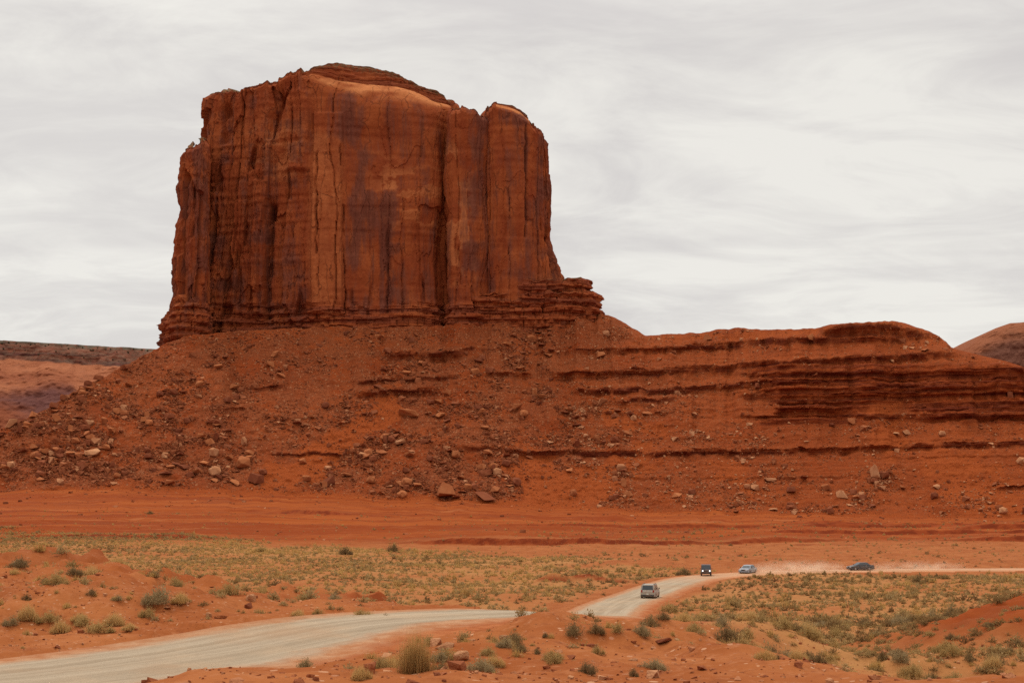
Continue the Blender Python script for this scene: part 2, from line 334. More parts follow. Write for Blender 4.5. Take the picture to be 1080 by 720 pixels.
# chutes of bare sand
sand = np.zeros_like(Ug)
for a, b_, wd in (((415, 420), (285, 515), 13), ((418, 432), (355, 470), 12), ((560, 490), (600, 540), 34), ((680, 480), (590, 540), 20), ((345, 480), (290, 505), 20), ((1000, 490), (1060, 540), 40), ((860, 350), (700, 358), 5), ((610, 505), (560, 530), 18), ((760, 490), (790, 510), 16), ((640, 440), (700, 455), 10), ((930, 430), (940, 462), 26)):
    ax, ay = a; bx, by = b_; L = (bx - ax) ** 2 + (by - ay) ** 2
    t = np.clip(((Ug - ax) * (bx - ax) + (Vg - ay) * (by - ay)) / L, 0, 1)
    dd = np.hypot(Ug - ax - t * (bx - ax), Vg - ay - t * (by - ay))
    sand = np.maximum(sand, 1 - sstep(wd * .45, wd, dd + wd * .45 * fbm2(Ug / 14, Vg / 9, 61, 3)))
sand = np.maximum(sand * (1 - cliffm), 0.36 * sstep(545, 760, Ug + 40 * fbm2(Ug / 50, Vg / 22, 66, 3)) * (1 - str_m) * (1 - cliffm))
sand = np.maximum(sand, 1 - sstep(0.0, 0.05, q)[None, :] * np.ones_like(Ug))
rub = rub * (1 - .85 * sand)
bed_shade = np.clip(np.maximum(str_m * 0.62, cliffm * 0.85) + 0.12 * sstep(560, 700, Ug), 0, 1)  # bedding colour; on the ledge faces it also stands in for shadow
# extra rows: a toe buried in the flats, and the far side of the slope
toe = P[:, :1].copy(); toe[..., 1] -= 14; toe[..., 2] -= 5
last = P[:, -1:]
incl = (sstep(200, 260, ustep) * (1 - sstep(600, 640, ustep)))[:, None]
back = []
for dy, dz in ((3, -0.1), (8, -1.0), (30, -8), (90, -45), (260, -150)):
    r = last.copy(); r[..., 1] += dy + incl * 10; r[..., 2] += dz * (1 - incl) + incl * min(dy, 30) * 0.2 - incl * max(dy - 40, 0) * 0.8; back.append(r)
TAL = np.concatenate([toe, P] + back, 1)
pad = lambda a: np.concatenate([a[:, :1], a] + [a[:, -1:]] * 5, 1)
slope = mesh_np('talus_slope', TAL.reshape(-1, 3), grid_faces(nu, TAL.shape[1]), M_TALUS, dict(bed=pad(bed_shade), sand=pad(sand), rubble=pad(rub)), smooth=False)
tag(slope, 'long red talus slope with bedded ledges below the butte', 'slope', kind='structure')
def on_slope(u, v):
    i = int(np.clip(np.searchsorted(ustep, u), 1, nu - 1)); f = (u - ustep[i - 1]) / (ustep[i] - ustep[i - 1])
    qq = np.clip((v - v0[i]) / (vt[i] - v0[i]), 0, 1) * (NV - 1); j = int(min(qq, NV - 2)); h = qq - j
    a = P[i - 1, j] * (1 - h) + P[i - 1, j + 1] * h; b = P[i, j] * (1 - h) + P[i, j + 1] * h
    return a * (1 - f) + b * f
def Y_top(u): return float(np.interp(u, ustep, P[:, -1, 1]))
Y0_OF = lambda u: np.interp(u, ustep, P[:, 0, 1]); Z0_OF = lambda u: np.interp(u, ustep, P[:, 0, 2])

# ------------------------------------------------------------------ the butte: closed rock towers with real plan outlines
def blocks(s, z, w, hgt, seed):
    """spalled panels between vertical joints: (depth offset, distance to the nearest joint)"""
    c = np.floor(s / w); best = np.full(s.shape, 1e9); sec = best.copy(); cid = np.zeros(s.shape)
    for k in (-1, 0, 1):
        ctr = (c + k + 0.15 + 0.7 * rnd1(c + k, seed)) * w; d = np.abs(s - ctr)
        near = d < best
        sec = np.where(near, best, np.minimum(sec, d)); cid = np.where(near, c + k, cid); best = np.where(near, d, best)
    ph = rnd1(cid, seed + 1); hh = hgt * (0.6 + 0.8 * rnd1(cid, seed + 2))
    bid = np.floor(z / hh + ph * 7)
    return rnd1(cid, seed + 3, bid) - 0.5, (sec - best) * 0.5, cid

def tower(ctrl, back, spine, ds, nw, seed, slots=(), feat=None, plinth=0.0, joint=1.0, bedtop=0.0):
    """ctrl rows: u_foot, Y_foot, v_foot, u_rim, dY_rim, v_wall, v_slab, slab_in, v_cap, cap_in, rough, flare"""
    C = np.array(ctrl, float)
    foot = np.stack([PX(C[:, 0], C[:, 1]), C[:, 1]], -1)
    Yr = C[:, 1] + C[:, 4]; rim = np.stack([PX(C[:, 3], Yr), Yr], -1)
    zf, zw, zs, zc = PZ(C[:, 2], C[:, 1]) - 9, PZ(C[:, 5], Yr), PZ(C[:, 6], Yr + C[:, 7]), PZ(C[:, 8], Yr + C[:, 7] + C[:, 9])
    par = np.stack([zf, zw, zs, zc, C[:, 7], C[:, 9], C[:, 10], C[:, 11]], -1)
    B = np.array([(PX(u, y), y) for u, y in back], float)
    zmean = np.array([zf.mean(), zw[-1], zs[-1], zc[-1], 3, 3, 0.5, 0.0])
    tq = np.linspace(0, 1, len(B) + 2)[1:-1, None]
    bpar = par[-1] * (1 - tq) + par[0] * tq; bpar[:, 6] = .5; bpar[:, 7] = 0
    foot = np.vstack([foot, B, foot[:1]]); cen = B.mean(0); rim = np.vstack([rim, B, rim[:1]]); par = np.vstack([par, bpar, par[:1]])
    seg = np.linalg.norm(np.diff(foot, axis=0), axis=1); acc = np.concatenate([[0], np.cumsum(seg)])
    nf = len(ctrl); s = np.concatenate([np.arange(0, acc[nf - 1], ds), np.arange(acc[nf - 1], acc[-1] - 2, ds * 5)])
    it = lambda a: np.stack([np.interp(s, acc, a[:, k]) for k in range(a.shape[1])], -1)
    ft, rm, pr = it(foot), it(rim), it(par)
    kk = max(3, int(9 / ds))
    n_f = int(acc[nf - 1] / ds)
    for a in (ft, rm, pr):
        for k in range(a.shape[1]): a[:n_f, k] = smooth1(a[:n_f, k], kk)
    tg = np.roll(ft, -1, 0) - np.roll(ft, 1, 0); tg /= np.linalg.norm(tg, axis=1)[:, None] + 1e-9
    out = np.stack([tg[:, 1], -tg[:, 0]], -1)
    for k in (0, 1): out[:n_f, k] = smooth1(out[:n_f, k], kk * 2)
    out /= np.linalg.norm(out, axis=1)[:, None] + 1e-9
    S0, S1 = [np.array([PX(u, y), y]) for u, y in spine]
    tt = np.clip(((rm - S0) @ (S1 - S0)) / max((S1 - S0) @ (S1 - S0), 1e-6), 0, 1)[:, None]
    sp = S0 + tt * (S1 - S0); inn = sp - rm; dist = np.linalg.norm(inn, axis=1)[:, None]; inn = inn / (dist + 1e-6)
    zf, zw, zs, zc, si, ci, ro, fl = [pr[:, k:k + 1] for k in range(8)]
    t = np.linspace(0, 1, nw)[None, :]
    ft_ = np.clip((t - .07 - .03 * np.sin(s / 5.0)[:, None]) / 0.38, 0, 1) ** .9 * 6 + .35 * np.sin(s / 3.0)[:, None]; ft_ = ((np.floor(ft_) + sstep(.15, .8, ft_ % 1)) / 6).clip(0, 1)
    b = (1 - fl) * t + fl * ft_
    rows, zrow, mask, lit = [], [], [], []
    XY = ft[:, None, :] + (rm - ft)[:, None, :] * b[..., None]; Z = zf + (zw - zf) * t
    nsl, ncp, nrf = 22, 26, 7
    ta = np.linspace(0, 1, nsl + 1)[None, 1:]
    XYs = rm[:, None, :] + inn[:, None, :] * (si * ta)[..., None]; Zs = zw + (zs - zw) * (1 - (1 - ta) ** 1.7)
    tb = np.linspace(0, 1, ncp + 1)[None, 1:]
    st = (np.floor(tb * 4 + 0.3 * np.sin(s / 9.0)[:, None]) + sstep(0.72, 1.0, (tb * 4 + 0.3 * np.sin(s / 9.0)[:, None]) % 1)) / 4
    XYc = rm[:, None, :] + inn[:, None, :] * (si + ci * st.clip(0, 1.2))[..., None]; Zc = zs + (zc - zs) * tb
    tr_ = np.linspace(0, 1, nrf + 1)[None, 1:]
    end = rm + inn * np.minimum(si + ci, dist * .8)
    XYr = end[:, None, :] + (sp - end)[:, None, :] * tr_[..., None]; Zr = zc + (zc.mean() - 6 - zc) * tr_ ** 1.3 + 0 * tr_
    XY = np.concatenate([XY, XYs, XYc, XYr], 1); Z = np.concatenate([Z, Zs, Zc, Zr], 1)
    ns = len(s); nr = Z.shape[1]
    mk = np.concatenate([np.ones(nw), np.linspace(0.9, .35, nsl), np.full(ncp, 0.35), np.linspace(.2, 0, nrf)])[None, :]
    slab = np.concatenate([np.zeros(nw), sstep(0.15, .5, ta[0]), np.zeros(ncp + nrf)])[None, :] * (si > 6)
    capm = np.concatenate([np.zeros(nw + nsl), np.ones(ncp), np.zeros(nrf)])[None, :] * np.ones((ns, 1))
    roofm = np.concatenate([np.zeros(nw + nsl), sstep(.5, 1, tb[0]) * .8, np.ones(nrf)])[None, :] * np.ones((ns, 1))
    U = UC + F * XY[..., 0] / XY[..., 1]; V = VH - F * Z / XY[..., 1]
    S = s[:, None] + 0 * Z + 5 * fbm3(s[:, None] / 60.0, Z / 70.0, 0 * Z, seed + 2, 3)
    D = np.zeros_like(Z)
    for wd, hg, amp, ck in ((32, 120, 10.5, 2.2), (12, 70, 4.6, 1.0), (4.6, 28, 1.5, .3), (2.4, 10, .5, .1)):
        off, ed, cid = blocks(S * (1 + 0.0 * Z) + 1.2 * vn3(S / 12, Z / 14, 0, seed + int(wd)), Z + (.16 * hg) * fbm2(S / (wd * .7), Z / (hg * .5), seed + int(wd) + 5, 3), wd, hg, seed + int(wd * 10))
        D += joint * ro * amp * off - joint * (0.35 + 0.65 * ro) * ck * np.exp(-(ed / (0.55 + wd * .012)) ** 2) * (rnd1(cid, seed + 77) > 0.35)
    D += 2.6 * fbm3(S / 42, Z / 60, 0 * Z, seed + 5, 4) + 0.9 * fbm3(S / 7, Z / 40, 0 * Z, seed + 6, 4) * (0.4 + ro) + 0.26 * fbm3(S / 1.9, Z / 2.6, 0 * Z, seed + 7, 3) * (.4 + ro)
    D += 0.5 * vn3(S / 60, Z / 3.2, 0, seed + 9) * (.4 + ro)
    bed = plinth * sstep(316, 326, V + 3 * fbm2(U / 20, 2.0, seed, 2)) * (V < 380)
    bed = np.maximum(bed, np.maximum(capm * (si > 0), bedtop)) if np.isscalar(bedtop) else bed
    bstep = np.abs(((Z / 6.5 + 0.5 * vn3(S / 40, Z / 30, 0, seed + 8)) % 1) - 0.5) * 2
    ob, eb, _ = blocks(S + 3 * np.floor(Z / 4.5), Z, 7.0, 5.5, seed + 90)
    D += bed * (2.6 * ob - .8 * np.exp(-(eb / .5) ** 2) + 1.7 * sstep(.38, .5, bstep) - .9 + 1.0 * vn3(S / 25, Z / 1.6, 0, seed + 12) + 1.2 * vn3(S / 4, Z / 4, 0, seed + 13))
    D += plinth * 2.2 * sstep(322, 338, V) * (V < 380)
    for (u1, v1, u2, v2, wd, dep, tp) in slots:
        tt2 = np.clip((V - v1) / (v2 - v1), 0, 1); uu = u1 + (u2 - u1) * tt2 + 1.2 * fbm2(V / 14.0, u1, seed + 3, 3); w_ = wd * (1 + tp * (tt2 - .5) * 2)
        sg = 1.0 if (int(u1 * 7) % 3) else -1.0; xx = (U - uu) * sg + w_ * .5
        D -= dep * np.where(xx < 0, 0, sstep(-.2, .9, xx)) * np.exp(-(np.maximum(xx - w_ * .55, 0) / (w_ * .8 + .2)) ** 2) * (.75 + .5 * vn3(S / 9, Z / 11, 0, seed + int(u1))) * sstep(v1 - 3 - wd, v1 + 5 + wd, V + 4 * vn3(S / 7, Z / 9, 0, seed + 31)) * sstep(v2 + 3, v2 - 2, V)
    D = D * mk
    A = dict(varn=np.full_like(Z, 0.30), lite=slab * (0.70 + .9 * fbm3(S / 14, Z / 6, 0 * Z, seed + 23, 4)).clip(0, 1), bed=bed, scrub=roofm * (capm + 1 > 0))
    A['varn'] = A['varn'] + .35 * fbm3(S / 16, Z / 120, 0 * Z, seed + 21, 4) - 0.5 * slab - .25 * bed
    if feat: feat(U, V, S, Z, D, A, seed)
    XY = XY + out[:, None, :] * D[..., None]
    jt, _, _ = blocks(S, 0 * Z, 13, 1e6, seed + 60); rowt = np.concatenate([sstep(.90, 1, t[0]), np.ones(nr - nw - nrf), np.linspace(1, 0, nrf)])[None, :]
    Z = Z + rowt * jt * (4.2 if seed != 505 else 1.5) * (si < 6) + rowt * (si < 6) * 1.5 * fbm2(S / 6, 0 * S, seed + 61, 3)
    Z = Z + capm * (si >= 6) * (0.45 * fbm2(S / 5, tb.mean() + Z / 5, seed + 63, 3))
    Z = Z + 0.6 * fbm3(XY[..., 0] / 5, XY[..., 1] / 5, 0 * Z, seed + 30, 3) * (1 - mk)
    return np.concatenate([XY, Z[..., None]], -1), A

def box(U, V, u1, u2, v1, v2, e=4.0): return sstep(u1 - e, u1 + e, U) * sstep(u2 + e, u2 - e, U) * sstep(v1 - e, v1 + e, V) * sstep(v2 + e, v2 - e, V)
def main_feat(U, V, S, Z, D, A, sd_):
    nz = fbm2(U / 9, V / 30, sd_ + 50, 4); n2 = fbm2(U / 18, V / 12, sd_ + 52, 4)
    D += 3.0 * box(U, V, 330, 361, 118, 332, 1.6) - 3.5 * box(U, V, 372, 418, 135, 200, 12)
    D += 4.0 * box(U, V, 268, 279, 190, 332, 1.5) + 3.0 * box(U, V, 300, 326, 95, 180, 3)
    A['varn'] += 0.04 * box(U, V, 165, 322, 95, 345, 8)
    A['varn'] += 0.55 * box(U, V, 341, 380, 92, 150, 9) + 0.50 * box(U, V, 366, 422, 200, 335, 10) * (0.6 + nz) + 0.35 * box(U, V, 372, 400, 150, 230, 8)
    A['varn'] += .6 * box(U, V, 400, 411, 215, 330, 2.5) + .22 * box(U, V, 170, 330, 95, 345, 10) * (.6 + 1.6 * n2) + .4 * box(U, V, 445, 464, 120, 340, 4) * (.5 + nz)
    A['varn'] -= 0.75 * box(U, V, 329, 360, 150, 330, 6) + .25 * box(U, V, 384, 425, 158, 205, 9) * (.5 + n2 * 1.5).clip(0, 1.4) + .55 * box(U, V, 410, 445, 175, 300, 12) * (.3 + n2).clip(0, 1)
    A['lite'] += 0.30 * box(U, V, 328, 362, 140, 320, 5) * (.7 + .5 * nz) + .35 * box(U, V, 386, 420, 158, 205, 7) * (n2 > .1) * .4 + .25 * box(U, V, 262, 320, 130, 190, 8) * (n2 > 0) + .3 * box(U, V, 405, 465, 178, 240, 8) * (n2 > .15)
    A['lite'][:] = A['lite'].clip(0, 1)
YT = {u: Y_top(u) for u in (172, 215, 250, 290, 345, 420, 470, 510, 560, 600, 632)}
def main_tower():
    k = YT[345] + 6
    ctrl = [(203, k + 120, 366, 236, 8, 104, 101, 3, 99, 3, .8, 0), (188, k + 95, 364, 224, 8, 106, 102, 3, 100, 3, 1, 0), (182, k + 62, 363, 219, 8, 107, 103, 3, 100.5, 3, 1, 0),
            (192, k + 32, 359, 225, 10, 104, 101, 3, 99, 3, 1, 0), (216, k + 18, 353, 245, 10, 99, 97, 3, 95.5, 3, 1, 0), (250, k + 16, 349, 270, 12, 92, 90, 3, 88, 3, 1, 0),
            (290, k + 8, 345, 300, 12, 85, 83, 3, 80, 3, .9, 0), (312, k + 5, 342, 316, 12, 82, 79, 4, 75.5, 3, .75, 0), (327, k + 2, 340, 329, 12, 86, 78, 7, 69.5, 4, .5, 0), (345, k, 339, 346, 12, 99, 84, 14, 67, 8, .34, 0),
            (380, k + 2, 341, 380, 12, 110, 89, 19, 70.5, 9, .28, 0), (420, k + 5, 343, 420, 12, 114, 92, 20, 78, 9, .28, 0), (448, k + 8, 344, 446, 14, 117, 98, 19, 87, 8, .3, 0), (461, k + 12, 344, 459, 14, 119, 104, 14, 93, 6, .3, 0),
            (466, k + 22, 344, 465, 12, 118, 108, 12, 95, 5, .4, 0), (473, k + 28, 343, 472, 12, 117, 110, 8, 99, 4, .4, 0), (483, k + 46, 343, 482, 10, 116, 113, 3, 110, 3, .4, 0), (490, k + 100, 343, 486, 10, 116, 114, 3, 111, 3, .4, 0)]
    slots = [(283, 212, 280, 336, 4.5, 11, 0.0), (242, 275, 238, 337, 7, 8, .3), (253, 262, 250, 322, 4, 6, 0), (317, 305, 316, 333, 5, 9, .9), (236, 104, 231, 150, 9, 8, -.2), (229, 172, 226, 202, 5, 6, .6), (300, 99, 284, 146, 9, 8, -.4),
             (334, 162, 335, 268, 1.4, 4, 0), (358, 150, 364, 330, 1.3, 3, 0), (206, 240, 200, 300, 4, 5, .2), (411, 240, 409, 330, 2.2, 3.5, 0), (207, 305, 205, 330, 5, 5, .5), (300, 150, 306, 210, 5, 4, 0), (447, 290, 448, 320, 2, 4, 0), (424, 270, 423, 330, 1.6, 3, 0),
             (268, 150, 262, 180, 4, 5, 0), (224, 225, 219, 290, 3, 5, 0), (262, 205, 259, 260, 3, 5, .3), (391, 300, 388, 336, 2, 3, 0), (372, 305, 372, 332, 2.5, 3, 0)]
    return tower(ctrl, [(480, k + 230), (400, k + 260), (300, k + 255), (230, k + 200)], ((290, k + 110), (415, k + 95)), 0.8, 240, 101, slots, main_feat, plinth=1.0, joint=.8)
def pillar_feat(U, V, S, Z, D, A, sd_):
    n2 = fbm2(U / 14, V / 22, sd_ + 52, 4)
    A['varn'] += .15 + .55 * box(U, V, 489, 506, 255, 285, 5) + .35 * n2 + .4 * box(U, V, 500, 560, 118, 132, 6) + .3 * box(U, V, 562, 580, 140, 240, 4)
    A['lite'] += .4 * box(U, V, 470, 500, 150, 300, 6) * (n2 > .25)
    A['lite'][:] = A['lite'].clip(0, 1)
def narrow_pillar():
    k = YT[470]
    ctrl = [(469, k + 34, 342, 470, 3, 126, 121, 4, 119, 4, .25, 0), (470.5, k + 14, 342, 473, 3, 121, 117, 4, 115, 4, .25, 0), (476, k + 4, 342, 478, 4, 119, 115, 4, 113, 4, .25, 0), (489, k + 2, 342, 488, 5, 118, 114, 5, 112.5, 5, .25, 0),
            (502, k + 4, 342, 501, 5, 122, 118, 4, 117, 4, .25, 0), (514, k + 11, 342, 512, 4, 128, 125, 4, 123, 4, .25, 0), (522, k + 16, 342, 519, 3, 131, 128, 3, 127, 3, .25, 0), (524, k + 30, 342, 521, 3, 132, 129, 3, 128, 3, .25, 0)]
    return tower(ctrl, [(520, k + 90), (472, k + 90)], ((484, k + 42), (494, k + 42)), 0.8, 210, 202, [(471, 205, 471, 320, 1.5, 3, 0), (497, 290, 500, 330, 3, 4, .3), (484, 262, 484, 300, 1.2, 2, 0)], pillar_feat, plinth=1.0, joint=.7)
def broad_pillar():
    k = YT[510]
    ctrl = [(505, k + 50, 340, 508, 3, 122, 119, 4, 117, 4, .3, 0), (507.5, k + 16, 340, 510, 3, 122, 117, 4, 115, 4, .25, 0), (511, k + 5, 340, 513, 4, 117, 113, 5, 110.5, 4, .25, 0), (522, k, 340, 522, 5, 114, 110, 6, 108, 5, .22, 0),
            (540, k - 1, 338, 540, 6, 119, 114, 8, 111, 6, .22, 0), (553, k + 1, 337, 551, 6, 128, 121, 8, 117, 5, .25, 0), (564, k + 6, 336, 559, 6, 133, 127, 6, 123, 4, .3, .5), (569, k + 9, 336, 564, 5, 142, 137, 3, 133, 3, .35, .8), (584, k + 14, 334, 572, 5, 145, 142, 3, 139, 3, .5, .9),
            (607, k + 24, 330, 576.5, 4, 150, 147, 3, 144, 3, .7, 1), (611, k + 42, 330, 577.5, 0, 152, 149, 3, 147, 3, .7, 1), (608, k + 66, 330, 577, 0, 152, 149, 3, 147, 3, .6, 1)]
    return tower(ctrl, [(570, k + 120), (510, k + 120)], ((528, k + 52), (548, k + 52)), 0.8, 220, 303, [(553.5, 133, 554, 250, 1.8, 4, 0), (514, 150, 512, 330, 1.2, 2.5, 0), (536, 200, 538, 330, 1, 1.5, 0)], pillar_feat, plinth=.7, joint=.75)
def left_buttress():
    k = YT[172] + 6
    ctrl = [(190, k + 80, 366, 206, 6, 158, 155, 3, 153, 3, .8, 0), (181, k + 62, 365, 196, 6, 166, 162, 3, 160, 3, 1, 0), (176, k + 38, 364, 193.5, 6, 168, 164, 3, 161, 3, 1, 0), (180, k + 20, 362, 196, 6, 165, 161, 3, 158.5, 3, 1, 0),
            (190, k + 10, 358, 203, 8, 160, 156, 3, 154, 3, 1, 0), (206, k + 12, 356, 211, 8, 155, 152, 3, 150, 3, .9, 0), (216, k + 24, 354, 217, 8, 154, 151, 3, 149, 3, .8, 0), (220, k + 60, 354, 220, 4, 154, 151, 3, 149, 3, .6, 0)]
    return tower(ctrl, [(214, k + 110), (196, k + 110)], ((203, k + 50), (210, k + 50)), 0.8, 190, 505, [(192, 215, 188, 268, 4, 4, 0), (205, 200, 202, 250, 3, 4, 0), (184, 290, 180, 335, 4, 5, .3)], lambda U, V, S, Z, D, A, q_: A['varn'].__iadd__(.25 + .3 * fbm2(U / 10, V / 20, 77, 3)), plinth=1.0, joint=.8)
def ledge_block(seed, u_l, u_r, vtop, vfoot, y_in, depth):
    k = YT[560] - 6 + y_in
    um = (u_l + u_r) / 2
    ctrl = [(u_l - 8, k + 40, vfoot, u_l - 8, 2, vtop + 2, vtop + 1, 2, vtop, 3, .8, 0), (u_l, k + 6, vfoot, u_l, 2, vtop + 2, vtop + 1, 2, vtop, 3, .8, 0), (um - 10, k - 1, vfoot, um - 10, 2, vtop + 1.5, vtop + .7, 2, vtop, 3, .8, 0),
            (u_r - 30, k + 2, vfoot, u_r - 30, 2, vtop + 1, vtop + .5, 2, vtop, 3, .9, 0), (u_r - 6, k + 12, vfoot, u_r - 7, 2, vtop + 1.5, vtop, 2, vtop - 1, 3, 1, 0), (u_r, k + 24, vfoot, u_r - 2, 2, vtop + 4, vtop + 2, 2, vtop + 1, 3, 1, 0), (u_r - 2, k + 45, vfoot, u_r - 4, 2, vtop + 4, vtop + 2, 2, vtop + 1, 3, 1, 0)]
    return tower(ctrl, [(u_r - 20, k + 100), (u_l, k + depth)], ((u_l + 15, k + 50), (u_r - 40, k + 50)), 0.8, 46, seed, (), None, plinth=0.0, joint=.55, bedtop=1.0)
butte = bpy.data.objects.new('butte', None); COL.objects.link(butte)
butte.location = (float(PX(400, 1150)), 1150, float(PZ(340, 1150)))
tag(butte, 'massive red sandstone butte with flat cap and split pillars at its right end', 'butte', kind='structure')
for nm, fn in (('cliff_block', main_tower), ('cliff_buttress', left_buttress), ('rock_pillar', narrow_pillar), ('rock_pillar', broad_pillar), ('rock_ledge', lambda: ledge_block(404, 508, 619, 295, 318, -7, 110)), ('rock_ledge', lambda: ledge_block(505, 498, 631, 308, 338, -13, 115))):
    PP, A = fn()
    o = mesh_np(nm, PP.reshape(-1, 3), grid_faces(PP.shape[0], PP.shape[1], True), M_CLIFF, {k: np.clip(v, -1, 2) for k, v in A.items()}, smooth=False)
    o.parent = butte; o.location = -butte.location
# ------------------------------------------------------------------ road path, ground sheet
ROAD = np.array([(-30, 10), (-24, 19), (-18, 27), (-12.6, 33.2), (-8.4, 38.7), (-4.6, 43.0), (-0.6, 46.6), (3.2, 50.5), (5.6, 57), (7.0, 68), (7.6, 84), (7.8, 105), (8.0, 125), (9.2, 146), (12.6, 168), (18.2, 192), (24.5, 216), (31, 236),
                 (40, 248.5), (52, 256), (66, 260.5), (84, 263.5), (110, 266), (150, 269), (210, 274), (290, 283)], float)
def catmull(p, step):
    out = []
    q_ = np.vstack([2 * p[0] - p[1], p, 2 * p[-1] - p[-2]])
    for i in range(1, len(q_) - 2):
        n = max(2, int(np.linalg.norm(q_[i + 1] - q_[i]) / step)); t = np.linspace(0, 1, n, endpoint=False)[:, None]
        a, b, c, d = q_[i - 1], q_[i], q_[i + 1], q_[i + 2]
        out.append(0.5 * (2 * b + (c - a) * t + (2 * a - 5 * b + 4 * c - d) * t ** 2 + (3 * b - a - 3 * c + d) * t ** 3))
    return np.vstack(out + [p[-1:]])
RP = catmull(ROAD, 0.5)
for k in (0, 1): RP[:, k] = smooth1(RP[:, k], 9)
RT = np.gradient(RP, axis=0); RT /= np.linalg.norm(RT, axis=1)[:, None]; RN = np.stack([RT[:, 1], -RT[:, 0]], -1)
RS = np.concatenate([[0], np.cumsum(np.linalg.norm(np.diff(RP, axis=0), axis=1))])
PROFILE = [(-60, -1.7), (0, -1.7), (8, -1.72), (15, -2.05), (22, -2.70), (30, -3.42), (36, -3.80), (42, -3.98), (47, -4.08), (50.5, -4.35), (56, -5.3), (64, -6.6), (90, -9.5), (140, -12.75), (190, -13.7), (250, -14.2), (330, -14.3), (400, -13.9), (460, -13.4), (20000, -13.4)]
prY = np.linspace(-60, 1200, 5041); prZ = smooth1(np.interp(prY, *np.array(PROFILE).T), 17)
def bump2(X, Y, cx, cy, rx, ry, p=2.0): return np.exp(-(((X - cx) / rx) ** 2 + ((Y - cy) / ry) ** 2) ** (p / 2))
def ground_smooth(X, Y):
    z = np.interp(Y, prY, prZ)
    z = z - 0.92 * sstep(-3.0, -8.0, X) * sstep(9, 22, Y) * (1 - sstep(31, 50, Y))
    z = z - 1.5 * sstep(4.0, 11, X) * sstep(12, 30, Y) * (1 - sstep(60, 110, Y))
    u = UC + F * X / np.maximum(Y, 30)
    t = np.clip((Y - 430) / np.maximum(Y0_OF(np.clip(u, -400, 1400)) - 430, 50), 0, None)
    z = z + (Z0_OF(np.clip(u, -400, 1400)) + 0.5 + 13.4) * np.minimum(t, 1.0) ** 1.25
    return z
MOUNDS = [(.75, 34.8, .8, 2.6, .36), (-22, 58, 6, 5, .6),
          (1.0, 35.5, 2.0, 3.2, 0.50), (3.4, 35.0, 2.1, 3.4, 0.42), (6.2, 34.0, 2.2, 4, 0.30), (-1.4, 24.5, 1.6, 2.0, 0.18), (0.6, 27, 1.8, 2.6, .28),
          (31, 78, 10, 12, 3.1), (25, 70, 5, 7, .7), (44, 90, 16, 18, 3.2), (20, 110, 14, 16, .9), (-10, 27.2, 3.5, 2.2, .30)]
RIDGE_U = [-400, -120, 0, 60, 105, 135, 165, 200, 260, 300, 340, 385, 430, 470, 520]
RIDGE_V = [575, 580, 586, 583, 582, 592, 603, 606, 616, 617, 620, 628, 640, 652, 660]
RIDGE_Y = [92, 90, 88, 86, 84, 80, 76, 73, 69, 67, 64, 60, 56, 53, 50]
def red_ridge(X, Y):
    """the low line of eroded red mounds beyond the near road: height to add, and how far on it a point lies"""
    u = UC + F * X / np.maximum(Y, 20); yr = np.interp(u, RIDGE_U, RIDGE_Y) + 3.0 * fbm1(u / 30, 301, 4); vr = np.interp(u, RIDGE_U, RIDGE_V)
    top = (VH - vr) * yr / F - np.interp(yr, prY, prZ)
    m = np.where(Y < yr, sstep(46, 1, 0) * 0 + np.clip((Y - 45) / np.maximum(yr - 45, 4), 0, 1) ** .9, np.exp(-(np.maximum(Y - yr, 0) / 13) ** 2)) * sstep(535, 470, u)
    return top * m, m * (Y > 40)
